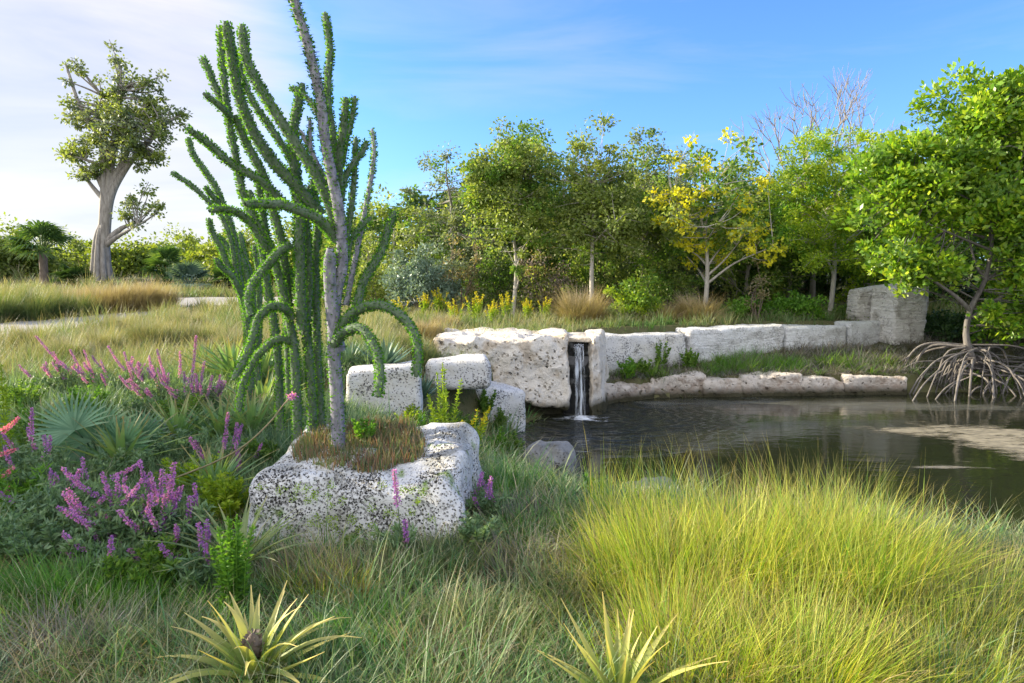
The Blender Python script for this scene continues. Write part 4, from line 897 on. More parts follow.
def palm(name, base, label, fronds, mat, R_, cat='palm', trunk=None, nb=26, w=.04, group=None, droop=.25):
    t = thing(name, base, label, cat, group)
    if trunk:
        m = MB(); tube(m, [(0, 0, -.2), (0, 0, trunk[0]*.5), (0, 0, trunk[0])], [trunk[1]*1.2, trunk[1], trunk[1]*1.1], 10); m.build('trunk', M['brownbark'], t, True)
    for (hub, d, up, sc) in fronds:
        m = MB(); fan(m, hub, d, up, R_*sc, nb, w=w, droop=droop)
        z0 = trunk[0] if trunk else .02; q = smooth_path([(0, 0, z0), (hub[0]*.5, hub[1]*.5, (z0+hub[2])/2+.05), hub], .1); tube(m, q, w*.22*(R_*sc)/ (R_*sc), 5)
        m.build('frond', mat, t)
    return t
random.seed(8)
def autofronds(n, reach, zlo, zhi, tilt=.5, seed=1):
    r = random.Random(seed); out = []
    for k in range(n):
        a = k*2.4+r.uniform(-.3, .3); e = r.uniform(-.35, 1.3); hub = (math.cos(a)*reach*math.cos(e), math.sin(a)*reach*math.cos(e), zlo+(zhi-zlo)*math.sin(e))
        d = (math.cos(a)*math.cos(e), math.sin(a)*math.cos(e), math.sin(e)*.9+.1); up = (-math.cos(a)*math.sin(e)*tilt, -math.sin(a)*math.sin(e)*tilt, 1)
        out.append((hub, d, up, r.uniform(.8, 1.05)))
    return out
b = G(100, 470); 
def towards_cam(p, k=.8): v = Vector((0, 0, 1.7))-p; v.normalize(); return v
fr = []
r = random.Random(3)
for (px, py, ax, ay, sc) in [(92, 440, -.1, 1, 1.1), (100, 438, .9, .5, .9), (86, 444, -1, .35, 1.0), (75, 430, -.55, .8, .9), (125, 445, .35, 1, .8), (142, 436, .5, .85, .75), (60, 455, -1, -.1, .8), (118, 452, 1, -.15, .8)]:
    hub = P(px, py, b.y-.05+r.uniform(-.25, .25))-b; d = Vector((ax, r.uniform(-.3, .3), ay)); fr.append((tuple(hub), d, (0.1, -1, .35), sc))
palm('palmetto', b, 'blue-green palmetto with stiff fans among the purple sage', fr, M['palmetto'], .44, nb=25, w=.026, droop=.12)
b = G(152, 455); fr = [(tuple(P(a, b_, b.y)-b), (dx, -.2, dz), (.1, -1, .3), 1) for a, b_, dx, dz in [(150, 440, -.3, 1), (156, 442, .9, .3), (148, 444, -1, .3), (158, 438, .6, .9)]]
palm('palmetto', b, 'smaller silvery palmetto just right of the large one', fr, M['bluegreen'], .34, nb=14, w=.026, droop=.15)
b = at_px(46, 40); palm('fan_palm', b, 'shaggy green palm with a short stout trunk left of the large tree', autofronds(26, 1.0, 1.9, 3.0, seed=2), M['palm'], 1.35, trunk=(1.8, .22), nb=18, w=.12, group='palms on the far lawn', droop=.45)
b = at_px(190, 36); palm('fan_palm', b, 'silver-blue fan palm beside the path', autofronds(18, .5, .5, 1.1, seed=4), M['silverpalm'], 1.0, nb=20, w=.12, group='palms on the far lawn')
b = at_px(168, 39); palm('fan_palm', b, 'dark green fan palm behind the silver one', autofronds(16, .6, .8, 1.8, seed=5), M['palm'], 1.0, nb=20, w=.12, group='palms on the far lawn')
b = at_px(226, 38); palm('fan_palm', b, 'low green fan palm right of the silver one', autofronds(14, .5, .4, .8, seed=6), M['palm'], .95, nb=20, w=.12, group='palms on the far lawn')
b = at_px(75, 38); palm('fan_palm', b, 'low dark palm at the foot of the large trunk', autofronds(14, .5, .4, .9, seed=7), M['dark'], 1.0, nb=20, w=.12, group='palms on the far lawn')

# ------------------------------------------------------------------ rosettes
def rosette(name, base, label, cat, mat, n, L, w, seed, fold=.5, droop=(.2, .9), lean=(.05, 1.2), group=None, fruit=False, seg=8, wp=.9, sc=1):
    np.random.seed(seed); rng = np.random.RandomState(seed); t = thing(name, base, label, cat, group)
    m = MB(); k = np.arange(n)/n; az = np.arange(n)*2.39996+rng.normal(0, .12, n); le = lean[0]+(lean[1]-lean[0])*k**.8+rng.normal(0, .05, n)
    Ls = L*(rng.uniform(.8, 1.1, n))*(1-.35*(1-k)**2); bs = np.stack([np.cos(az)*.03, np.sin(az)*.03, .02+.05*(1-k)], -1)
    strip(m, bs, az, Ls, w*rng.uniform(.85, 1.1, n), le, rng.uniform(droop[0], droop[1], n), seg=seg, wp=wp, fold=fold, side=az+math.pi/2)
    m.build('leaves', mat, t, True)
    if fruit:
        m = MB(); z = np.linspace(0, 1, 9); tube(m, np.stack([z*0, z*0, .12+z*.12], -1), .030*np.sin(z*math.pi)**.6+.0005, 10)
        rng2 = np.random.RandomState(3); q = rng2.uniform(0, 1, 120); a = rng2.uniform(0, 6.28, 120); rr = .030*np.sin(q*math.pi)**.6
        leaves(m, np.stack([np.cos(a)*rr, np.sin(a)*rr, .12+q*.12], -1), np.stack([np.cos(a), np.sin(a), q*0+.6], -1), .022, .014)
        m.build('fruit', M['brownbark'], t)
    return t
rosette('pineapple_plant', G(255, 690), 'yellow-green pineapple plant with a small fruit, alone in the grass at the bottom left', 'pineapple plant', M['pineapple'], 36, .46, .060, 3, fruit=True, droop=(-.1, 1.5), lean=(.15, 1.3), group='pineapple plants')
rosette('pineapple_plant', G(618, 715), 'yellow pineapple plant cut by the bottom edge at the foot of the golden grass', 'pineapple plant', M['pineapple'], 24, .44, .052, 7, droop=(.0, .6), lean=(.05, 1.15), group='pineapple plants')
rosette('pineapple_plant', G(238, 575), 'striped pineapple plant at the left foot of the pitted boulder', 'pineapple plant', M['stripe'], 26, .56, .055, 9, droop=(.1, .7), lean=(.3, 1.2), group='pineapple plants')
gA = 'aloes and agaves behind the boulder'
al = rosette('aloe', Vector(P(232, 372, 8.6)), 'grey-green aloe left of the small spiny clump', 'aloe', M['aloe'], 36, .62, .07, 11, droop=(.0, .5), lean=(.1, 1.3), group=gA)
def onground(px, py): return G(px, py)
al.location = G(232, 380); al.scale = (1.3,)*3
for px, py, sc, lab in [(205, 372, 1.15, 'small aloe at the left end of the row'), (262, 383, 1.3, 'aloe tucked behind the small spiny clump'), (252, 442, 1.15, 'aloe with long pointed leaves between boulder and purple sage'), (282, 436, .9, 'aloe pressed against the back of the boulder'),
                        (222, 446, 1.1, 'aloe spreading left in front of the row of aloes'), (262, 418, 1.25, 'aloe in the middle, under the hanging spiny arms')]:
    dup(al, G(px, py), lab, rz=random.uniform(0, 6), sc=sc)
for px, py, sc, lab in [(122, 478, 1.0, 'aloe with long green leaves under the palmetto fans'), (48, 452, .9, 'aloe left of the palmetto, behind the pink flowers'), (178, 452, 1.0, 'aloe between the small palmetto and the thin pale-pink sage'),
                        (215, 505, .8, 'aloe low against the left face of the boulder')]:
    dup(al, G(px, py)+Vector((0, 0, .06)), lab, rz=random.uniform(0, 6), sc=sc)
ag = rosette('agave', G(365, 366), 'blue-green agave above the upright slab', 'agave', M['agave'], 40, .62, .10, 12, fold=.35, droop=(-.1, .25), lean=(.08, 1.2), group=gA, wp=.7)
p = Vector((-1.65, 8.75, Hs(-1.65, 8.75))); ag.location = p; ag.scale = (.85,)*3
dup(ag, Vector((-1.2, 8.95, Hs(-1.2, 8.95))), 'second agave, right of the first above the slab', rz=1, sc=.72)
dup(ag, Vector((-2.15, 8.9, Hs(-2.15, 8.9))), 'agave partly hidden by the grey trunk', rz=2, sc=.75)

# ------------------------------------------------------------------ purple sage and herbs
def spike(mb_s, mb_f, a, b_, r=.011, rng=None, dense=1.):
    a, b_ = np.array(a, float), np.array(b_, float); L = np.linalg.norm(b_-a); mid = (a+b_)/2+np.array([0, 0, -.06*L])
    q = smooth_path([a, mid, b_], .03); tube(mb_s, q, .0025, 4)
    n = int(L*1000*dense); f = np.clip(np.round(rng.uniform(.05, 1, n)*(len(q)-1)*1.5)/1.5+rng.normal(0, .10, n), 0, len(q)-1.01); i0 = np.minimum(f.astype(int), len(q)-2); w = (f-i0)[:, None]
    c = q[i0]*(1-w)+q[i0+1]*w
    d = rng.normal(size=(n, 3)); d += (b_-a)/L*.5; d /= np.linalg.norm(d, axis=1, keepdims=True)
    taper = (1-.65*(f/len(q)))[:, None]; np.random.seed(rng.randint(9999))
    leaves(mb_f, c+d*r*taper*rng.uniform(.2, 1, (n, 1)), d, .014, .010)
def sage(base, label, h, w, spikes, seed, nst=34, nrand=5, lean=-.3, col='purple', leafm='sage', nleaf=60):
    """spikes: surveyed (x0,y0,x1,y1) picture points at the plant's own depth"""
    rng = np.random.RandomState(seed); t = thing('flowering_sage' if col == 'purple' else 'flowering_shrub', base, label, 'sage' if col == 'purple' else 'flowering shrub', 'purple sages round the boulder' if col == 'purple' else None)
    m = MB(); tips = []; lp_, ld_ = [], []
    for k in range(nst):
        a = rng.uniform(0, 6.28); e = rng.uniform(.1, 1)**.6; top = np.array([math.cos(a)*w*e*.5+lean*h*.3, math.sin(a)*w*e*.5, h*rng.uniform(.55, 1)*(1-.35*e)])
        q = smooth_path([(math.cos(a)*.03, math.sin(a)*.03, 0), top*np.array([.45, .45, .55]), top], .04); tube(m, q, .003, 4); tips.append((top, (top-q[-4])))
        i = rng.randint(1, len(q), nleaf); lp_.append(q[i]); d = rng.normal(size=(nleaf, 3)); d[:, 2] += .35; ld_.append(d)
    m.build('stems', M['herb'] if leafm == 'herb' else M['sage'], t)
    m = MB(); np.random.seed(seed); leaves(m, np.concatenate(lp_), np.concatenate(ld_), rng.uniform(.035, .08, nst*nleaf), .013); m.build('foliage', M[leafm], t)
    B = Vector(base); Yd = B.y
    sp_ = []
    for (x0, y0, x1, y1) in spikes:
        dy = rng.uniform(-.15, .15); a_ = np.array(P(x0, y0, Yd+dy)-B); b_ = np.array(P(x1, y1, Yd+dy+rng.uniform(-.05, .05))-B); sp_.append((a_, b_, 1))
    for k in range(nrand):
        tp_, d = tips[rng.randint(len(tips))]; d = d/np.linalg.norm(d)+np.array([lean*.6+rng.normal(0, .35), rng.normal(0, .3), .5]); d /= np.linalg.norm(d); sp_.append((tp_-d*.04, tp_+d*rng.uniform(.08, .2), 0))
    for a_, b_, traced in sp_:
        ms, mf = MB(), MB()
        if traced:  # carrying stalk down to the plant
            q = smooth_path([(0, 0, .02), (a_[0]*.6, a_[1]*.6, max(.05, a_[2]*.7)), a_], .05); tube(ms, q, .0028, 4)
        spike(ms, mf, a_, b_, rng=rng, r=.018 if traced else .016)
        o = mf.build('flower_spike', M[col], t); ms.build('stalk', M['sage'], o)
    return t
sage(G(62, 398), 'purple sage leaning left at the far edge of the bed, beyond the palmetto', .55, .8, [(72,372,36,336),(66,380,52,362),(98,385,84,350),(88,380,70,350)], 1, nrand=18, nst=44)
sage(G(118, 400), 'purple sage behind the palmetto fans', .55, .8, [(126,372,108,346),(134,382,124,352),(112,384,100,360),(140,390,138,362),(146,384,128,362)], 2, nrand=20, nst=44)
sage(G(165, 408), 'purple sage with two tall paired spikes left of the aloes', .5, .7, [(168,386,157,350),(153,378,149,356),(180,378,180,352),(160,392,152,366)], 3, nrand=16, nst=40)
sage(G(200, 418), 'tallest upright purple sage beside the aloe leaves', .5, .6, [(190,392,196,336),(198,396,204,362),(186,398,184,372),(206,400,212,376),(193,410,197,380)], 4, nrand=12, nst=36)
sage(G(30, 490), 'grey-leaved sage with one short upright spike at the left edge', .42, .6, [(31,437,32,409),(20,470,10,455),(48,452,44,436)], 5, nrand=6, nst=60)
sage(G(70, 535), 'sage with a spike sloping down to the left, under the palmetto', .42, .7, [(100,498,62,468),(110,478,140,462),(84,505,60,500),(72,488,80,470)], 6, nrand=8, nst=66)
sage(G(140, 548), 'sage whose longest spike lies level above the lush grass', .4, .6, [(150,512,58,508),(120,505,142,480),(152,498,150,473),(135,500,124,486)], 7, nrand=8, nst=56)
sage(G(178, 552), 'sage with a bunch of bright upright spikes in the middle of the bed', .38, .5, [(168,502,174,463),(160,500,162,470),(177,500,181,486),(187,528,190,497),(165,540,163,520),(156,506,152,478),(172,520,176,492)], 8, nrand=8, nst=50)
sage(G(120, 572), 'low sage with two short spikes at the edge of the lush grass', .22, .45, [(111,560,111,537),(99,552,97,535),(150,570,130,550)], 9, nrand=5, nst=34)
sage(G(198, 590), 'small deep-purple sage beside the striped pineapple plant', .25, .3, [(199,578,202,540),(186,570,160,545),(170,575,178,556)], 10, nrand=3, nst=18)
sage(G(232, 480), 'thin sage with pale pink stalks at the left end of the boulder', .38, .5, [(234,450,242,424),(223,452,228,413),(212,470,196,440),(240,468,236,440),(205,462,190,438),(226,478,218,452)], 11, nrand=5, nst=26)
sage(G(402, 562), 'stray pink spike growing against the boulder face', .3, .25, [(398,508,394,470)], 12, nrand=1, nst=14)
sage(G(490, 520), 'small sage in the grass right of the boulder', .26, .3, [(487,500,491,478),(482,516,474,498)], 13, nrand=3, nst=14)
sage(G(12, 520), 'pink-flowered shrub at the left edge of the picture', .5, .5, [(0,432,18,418),(0,480,12,468),(-6,455,14,450),(0,500,8,488)], 14, nrand=1, nst=20, col='pink', leafm='herb')
m = MB(); pts = [P(a, b_, 4.6) for a, b_ in [(170, 480), (215, 462), (245, 445), (270, 422), (284, 404), (292, 396)]]; root = pts[0].copy(); q = smooth_path([tuple(p-root) for p in pts], .05)
t = thing('flower_stalk', root, 'long bare arching stalk with a pink tip in front of the aloes', 'stalk'); tube(m, q, np.linspace(.007, .004, len(q)), 6); m.build('stalk', M['tan'], t)
m = MB(); rr = np.random.RandomState(4); leaves(m, q[-1]+rr.normal(0, .012, (60, 3)), rr.normal(size=(60, 3)), .02, .012); m.build('flower', M['purple'], t)

def herb(base, label, h, w, nst, leafm, seed, leaf=(.05, .014), nleaf=60, lean=0, cat='herb', name='leafy_herb', group='herbs round the pond', tipm=None, droop=.2):
    rng = np.random.RandomState(seed); t = thing(name, base, label, cat, group); m = MB(); P_, D_, T_ = [], [], []
    for k in range(nst):
        a = rng.uniform(0, 6.28); e = rng.uniform(0, 1)**.6; hh = h*rng.uniform(.6, 1); top = np.array([math.cos(a)*w*e*.5+lean*hh, math.sin(a)*w*e*.5, hh*(1-.2*e)])
        q = smooth_path([(math.cos(a)*w*e*.2, math.sin(a)*w*e*.2, 0), top*np.array([.6, .6, .55]), top], .03); tube(m, q, .004, 4)
        f = rng.uniform(.15, 1, nleaf); i = (f*(len(q)-1)).astype(int); d = rng.normal(size=(nleaf, 3)); d[:, 2] = np.abs(d[:, 2])*.5+.25
        P_.append(q[i]); D_.append(d); T_.append(f)
    m.build('stems', leafm, t); P_, D_, T_ = map(np.concatenate, (P_, D_, T_)); np.random.seed(seed)
    m = MB(); sel = T_ < (2 if tipm is None else .72); Ls = leaf[0]*(1.25-.75*T_)*rng.uniform(.7, 1.2, len(T_)); leaves(m, P_[sel], D_[sel], Ls[sel], leaf[1]); m.build('foliage', leafm, t)
    if tipm: m = MB(); s = ~sel; leaves(m, P_[s], D_[s], Ls[s]*.9, leaf[1]); m.build('flowers', tipm, t)
    return t
herb(G(445, 462), 'tall yellow-green goldenrod right of the boulder', 1.0, .35, 9, M['lime'], 1, (.07, .012), 120, tipm=M['lime'])
herb(G(468, 466), 'shorter goldenrod with yellowing leaves', .7, .35, 9, M['lime'], 2, (.07, .012), 90, lean=.2, tipm=M['goldherb'])
herb(G(498, 462), 'dark green leafy herb in front of the waterfall rock', .55, .3, 12, M['herb'], 3, (.07, .03), 40)
herb(G(485, 420), 'bushy green herb at the foot of the low smooth block', .5, .5, 14, M['green'], 4, (.07, .03), 50)
herb(G(235, 610), 'fresh green feathery herb inside the striped pineapple plant', .55, .25, 12, M['herb'], 5, (.055, .011), 110)
herb(G(8, 480), 'tall yellow-green spire at the left edge', 1.15, .2, 3, M['lime'], 6, (.06, .012), 240)
herb(G(20, 440), 'second, shorter green spire near the left edge', .5, .3, 6, M['herb'], 7, (.06, .012), 100)
herb(G(595, 500), 'small bright herb beside the flat pale stone', .28, .2, 7, M['herb'], 8, (.05, .025), 34)
herb(G(450, 435), 'green undergrowth herb behind the goldenrods', .45, .5, 16, M['green'], 9, (.06, .02), 60)
herb(G(425, 445), 'small yellow-green herb between slab and goldenrod', .45, .3, 10, M['herb'], 10, (.05, .015), 60)
gl = [(615, 368, .75, .7, 'green', 'dark herb right of the waterfall pier'), (628, 385, .5, .5, 'herb', 'bright green herb low beside the waterfall pier'), (660, 366, .75, .7, 'green', 'leafy dark herb on the ledge against the pitted block'),
      (690, 368, .5, .5, 'green', 'small herb at the joint of the first two wall blocks'), (598, 362, .6, .3, 'lime', 'thin yellow-green herb on top of the waterfall pier'), (640, 372, .4, .6, 'green', 'low herb between the two dark herbs')]
for k, (px, py, h, w, mt, lab) in enumerate(gl): herb(G(px, py+2), lab, h, w, 16, M[mt], 20+k, (.09, .045), 36, group='herbs on the far ledge')
herb(P(365, 440, 4.9), 'small yellow-green herb at the back of the boulder top', .2, .25, 8, M['herb'], 30, (.05, .02), 30, group='plants on the boulder')

# goldenrod drift behind the waterfall (each plant a thing)
gd = herb(at_px(455, 15.5), 'yellow-flowered goldenrod in the drift above the waterfall rock, leftmost', .8, .5, 12, M['lime'], 40, (.09, .02), 60, tipm=M['goldherb'], group='goldenrods above the waterfall rock')
for k, (px, Yd, sc, lab) in enumerate([(400, 17, 1.0, 'goldenrod farthest left, beside the spiny tree'), (425, 18.5, 1.1, 'goldenrod behind the tan grass'), (475, 17.5, 1.15, 'tallest goldenrod with bright yellow heads'), (492, 16, .95, 'goldenrod just above the great waterfall rock'),
                                       (507, 18, 1.1, 'goldenrod left of the slim pale trunk'), (440, 19.5, 1.2, 'goldenrod at the back of the drift'), (527, 17.5, .9, 'goldenrod right of the slim pale trunk'), (545, 18.5, .9, 'goldenrod next to the round tussock')]):
    dup(gd, at_px(px, Yd), lab, rz=k*1.3, sc=sc)

# ------------------------------------------------------------------ tussock grasses
def tussock(base, label, mat, n, L, w, seed, lean=(.05, .9), droop=(.3, 1.5), rad_=.12, name='grass_tussock', cat='grass tussock', group=None, seg=5, dead=0, part='blades', wind=(0, 0), sq=1):
    rng = np.random.RandomState(seed); np.random.seed(seed); t = thing(name, base, label, cat, group)
    def mk(nn, mt, nm, Ls, le, dr):
        m = MB(); nc_ = 22; ca = rng.uniform(0, 6.28, nc_); crr = rad_*rng.uniform(0, 1, nc_)**.5; ci = rng.randint(0, nc_, nn); tx, ty = rng.normal(0, .22*rad_, nn), rng.normal(0, .22*rad_, nn)
        fx, fy = crr[ci]*np.cos(ca[ci])+tx, crr[ci]*np.sin(ca[ci])+ty; a = np.arctan2(fy, fx); r = np.hypot(fx, fy)
        a2 = np.arctan2(ty+.35*fy, tx+.35*fx)+rng.normal(0, .5, nn); Ls = Ls*(.7+.5*rng.uniform(0, 1, nc_))[ci]
        dx = np.cos(a2)+wind[0]; dy = np.sin(a2)+wind[1]
        bx_, by_ = np.cos(a)*r, np.sin(a)*r*sq; X0 = bx_+base[0]; Y0 = by_+base[1]; bz = H(X0, Y0)-base[2]-.02
        strip(m, np.stack([bx_, by_, bz], -1), np.arctan2(dy, dx), Ls, w*rng.uniform(.7, 1.2, nn), le, dr, seg=seg)
        return m.build(nm, mt, t)
    u = rng.uniform(0, 1, n); mk(n, mat, part, L*rng.uniform(.45, 1, n), lean[0]+(lean[1]-lean[0])*u, droop[0]+(droop[1]-droop[0])*rng.uniform(0, 1, n)*(.4+.6*u))
    if dead:
        u = rng.uniform(.3, 1, dead); mk(dead, M['tussockdead'], 'dead_blades', L*rng.uniform(.4, .9, dead), lean[0]+(lean[1]*1.25-lean[0])*u, droop[0]+droop[1]*rng.uniform(.3, 1.1, dead))
    return t
gT = 'tall golden grass by the near bank'
def tg(px, py, L, n, rd, lab, seed, mat='tussock', wind=(.15, .1), dead=800, w=.0062, **k): return tussock(G(px, py), lab, M[mat], n, L, w, seed, lean=(.03, .75), droop=(.15, 1.25), rad_=rd, group=gT, dead=dead, wind=wind, **k)
tg(700, 590, 0.67, 2574, .38, 'golden grass tussock left of centre in front of the pond', 1)
tg(775, 585, 0.72, 2574, .40, 'tallest golden grass tussock in the middle of the near bank', 2)
tg(855, 590, 0.69, 2574, .40, 'golden grass tussock right of the tallest one', 3)
tg(930, 625, 0.46, 2277, .36, 'golden grass tussock thinning towards the dark water', 4)
tg(780, 680, 0.49, 2079, .34, 'bright yellow-green tussock at the very bottom of the golden grass', 5)
tg(900, 690, 0.38, 2079, .34, 'yellow-green tussock at the bottom, left of the blue-green grass', 6)
tg(690, 665, 0.45, 1782, .30, 'low tussock behind the cut-off pineapple plant', 7)
tg(655, 590, 0.52, 1485, .30, 'arching straw-coloured tussock at the left end of the golden grass', 8, wind=(-.4, -.1), dead=900)
tg(1005, 650, 0.41, 2277, .36, 'blue-green grass in the bottom right corner', 9, mat='bluegrass', dead=200)
tg(1045, 600, 0.42, 1782, .36, 'blue-green grass on the right edge beside the water', 10, mat='bluegrass', dead=200)
tg(960, 700, 0.33, 1782, .32, 'mixed green tussock at the bottom between golden and blue-green grass', 11, mat='bluegrass', dead=500)
tussock(G(607, 528), 'sparse upright yellow reeds at the water edge', M['tussock'], 110, .62, .007, 12, lean=(.0, .3), droop=(.0, .5), rad_=.16, name='reed_clump', cat='reeds', group='reeds')
tussock(G(642, 535), 'sparse reeds in front of the dark rock in the water', M['tussock'], 160, .62, .006, 13, lean=(.0, .35), droop=(.0, .6), rad_=.2, name='reed_clump', cat='reeds', group='reeds')
# background tussocks
def bt_(px, Y, top, wpx, mat, lab, seed, n=2600, grp='fountain grasses behind the wall', w=.012, droop=(.2, 1.5)):
    b_, h, W = spec(px, Y, top, wpx); return tussock(b_, lab, M[mat], n, h*1.18, w, seed, lean=(.02, .95), droop=droop, rad_=W*.2, group=grp)
bt_(582, 16.9, 287, 70, 'tan', 'round upright golden tussock right of the waterfall', 21, 3400)
bt_(700, 17.2, 292, 62, 'tan', 'brown windswept tussock below the yellow tree', 22, 3400, droop=(.5, 2.2))
bt_(670, 17.4, 300, 50, 'tan', 'lower brown tussock left of the windswept one', 23, 2000, droop=(.5, 2.2))
bt_(425, 13.2, 318, 60, 'tan', 'tan tussock just above the low pale block', 24, 2400)
bt_(445, 15, 312, 50, 'tan', 'small brown tussock among the goldenrods', 25, 1500)
bt_(425, 10.9, 342, 46, 'bluegrass', 'green grass tuft spilling over the low pale block', 26, 2000)
bt_(398, 11.5, 330, 60, 'meadow', 'straw grass tuft behind the agaves', 27, 2000)
gm = 'tussocks on the far lawn'
fg = bt_(105, 25.5, 283, 70, 'tan', 'rosy-tan fountain grass in the left of the long mound', 31, 5000, gm, .02)
fg.scale = (1, 1, 1)
for px, Yd, sc, lab in [(132, 26, 1.0, 'rosy-tan fountain grass in the middle of the long mound'), (155, 27, 1.0, 'rosy-tan fountain grass in the right of the long mound'), (82, 26.5, .85, 'rosy-tan fountain grass at the left end of the mound')]:
    x = at_px(px, Yd); dup(fg, x, lab, rz=px, sc=sc)
bg_ = bt_(30, 23, 287, 80, 'bluegrass', 'green grass mound at the left edge beyond the path', 35, 4500, gm, .018)
for px, Yd, sc, lab in [(70, 24, .9, 'green grass mound left of the fountain grasses'), (-15, 22, 1.0, 'green grass mound cut by the left edge beyond the path'), (5, 25, 1.0, 'green grass mound farther back at the left edge')]:
    dup(bg_, at_px(px, Yd), lab, rz=px, sc=sc)
mg = bt_(150, 14.5, 318, 70, 'meadow', 'broad straw tussock in the middle of the near meadow', 36, 4200, 'tussocks in the near meadow', .012)
for px, Yd, sc, lab in [(95, 13.5, .85, 'straw tussock above the palmetto'), (60, 12, .8, 'straw tussock above the leftmost sage'), (200, 15, .9, 'straw tussock left of the aloes'), (235, 13, .9, 'straw tussock right behind the aloes'), (120, 18, .8, 'straw tussock beside the path'),
                        (30, 14, .9, 'straw tussock near the left edge'), (185, 19, .9, 'straw tussock farther off, left of the small spiny clump'), (290, 14, .9, 'straw tussock seen between the spiny stems')]:
    dup(mg, at_px(px, Yd), lab, rz=px, sc=sc)
# boulder top planting
tussock(P(392, 447, 4.85), 'grey-green grass tuft at the right end of the boulder planting', M['bluegrass'], 220, .16, .006, 44, lean=(.1, 1), droop=(.2, 1), rad_=.12, group='plants on the boulder')
tussock(P(305, 446, 4.95), 'grey-green grass tuft left behind the grey trunk', M['bluegrass'], 200, .18, .006, 45, lean=(.1, 1), droop=(.2, 1), rad_=.12, group='plants on the boulder')
ly = tussock(P(276, 468, 4.62), 'bright yellow-green grass tuft growing on the left of the boulder', M['lime'], 260, .24, .007, 41, lean=(0, .5), droop=(.1, .8), rad_=.05, group='plants on the boulder')
rng = np.random.RandomState(5); m = MB(); n = 6500
x = rng.uniform(-1, 1, n); y = rng.uniform(-1, 1, n); k = x*x+y*y < .55+.9*(fbm(x*2+9, y*2+3, 5)-.2); x, y = x[k]*.50-1.06, y[k]*.54+4.80
strip(m, np.stack([x, y, .395+.09*(y-4.5)], -1)-np.array([-1.05, 4.9, .5]), rng.uniform(0, 6.28, len(x)), rng.uniform(.03, .12, len(x)), .010, rng.uniform(0, .5, len(x)), rng.uniform(0, .5, len(x)), seg=3)
t = m.build('stonecrop', M['sedum']); t.location = (-1.05, 4.9, .5); tag(t, 'red and green stonecrop carpet on top of the boulder', 'ground cover', kind='stuff')
# lush clumps in the foreground
gg = 'fresh green tufts in the foreground lawn'
def lush(px, py, L, n, rd, lab, seed, mat='lush', wind=(0, 0)): return tussock(G(px, py), lab, M[mat], n, L, .007, seed, lean=(.1, .9), droop=(.4, 1.3), rad_=rd, group=gg, wind=wind)
lush(75, 605, .34, 650, .2, 'fresh green arching grass clump below the level sage spike', 51, wind=(-.6, -.2)); lush(35, 600, .3, 500, .2, 'fresh green clump near the left edge', 52, wind=(-.6, -.2)); lush(120, 610, .28, 420, .16, 'fresh green clump right of the arching one', 53)
lush(490, 490, .26, 700, .22, 'bright green tuft above the dry grass, right of the boulder', 54); lush(578, 532, .2, 300, .12, 'bright green tuft beside the flat pale stone', 55); lush(175, 600, .26, 400, .2, 'green tuft under the small deep-purple sage', 56)
lush(215, 615, .22, 400, .2, 'green tuft above the pineapple plant with the fruit', 57); lush(330, 590, .25, 500, .2, 'yellowish tuft below the boulder', 58, 'tussock'); lush(410, 640, .25, 500, .22, 'green tuft near the bottom middle', 59, 'meadow')
lush(500, 640, .3, 500, .2, 'loose green tuft left of the cut-off pineapple plant', 60, 'meadow')
for k, (px, py, mt, lab) in enumerate([(300, 580, 'tan', 'tan tuft under the front of the boulder, left'), (352, 588, 'tan', 'tan tuft under the front of the boulder, middle'), (395, 575, 'bluegrass', 'blue-green tuft under the front of the boulder, right'),
        (445, 570, 'bluegrass', 'blue-green tuft at the right corner of the boulder'), (530, 570, 'drygrey', 'grey dry tuft in the middle of the lawn'), (560, 600, 'meadow', 'green-straw tuft left of the golden grass'), (60, 660, 'drygrey', 'grey dry tuft in the bottom left corner'),
        (130, 650, 'meadow', 'loose straw tuft left of the pineapple plant with the fruit'), (440, 690, 'tan', 'tan tuft at the bottom edge, in the middle'), (370, 640, 'lush', 'fresh green tuft right of the pineapple plant with the fruit'), (520, 520, 'drygrey', 'grey dry tuft above the middle of the lawn'),
        (545, 545, 'lush', 'fresh green tuft in the lawn below the flat pale stone'), (590, 575, 'tussock', 'small golden tuft at the left foot of the golden grass')]): lush(px, py, .27, 520, .2, lab, 151+k, mt)
lush(745, 368, .5, 900, .5, 'rich green grass clump at the foot of the long white wall block', 61); lush(775, 366, .45, 800, .5, 'green grass clump right of the rich one on the ledge', 62); lush(720, 370, .4, 600, .4, 'lower green grass clump left of the rich one on the ledge', 63)

# bushy green filling of the flower bed
bedl = [(20, 420, .5, .6, 'green', 'green bush behind the leftmost spire'), (48, 505, .4, .6, 'sage', 'silvery bush left of the palmetto, without flowers'), (118, 490, .35, .6, 'sage', 'silvery bush under the palmetto fans'),
        (195, 500, .38, .6, 'lime', 'pale olive bush left of the boulder'), (180, 470, .4, .6, 'sage', 'silvery bush in the middle of the bed'), (225, 520, .34, .5, 'lime', 'yellow-green herb touching the left face of the boulder'),
        (90, 420, .45, .6, 'herb', 'fresh green bush behind the palmetto'), (185, 430, .42, .6, 'green', 'green bush between the tall sage and the aloes'), (140, 430, .4, .5, 'sage', 'silvery bush under the paired purple spikes'),
        (60, 565, .3, .6, 'sage', 'low silvery bush above the arching grass clump'), (150, 585, .26, .5, 'green', 'low green herb in front of the bright upright spikes'), (10, 565, .36, .5, 'sage', 'silvery bush at the left edge above the grass'),
        (255, 470, .3, .4, 'green', 'green herb at the left shoulder of the boulder'), (40, 460, .45, .6, 'green', 'green bush behind the pink-flowered shrub')]
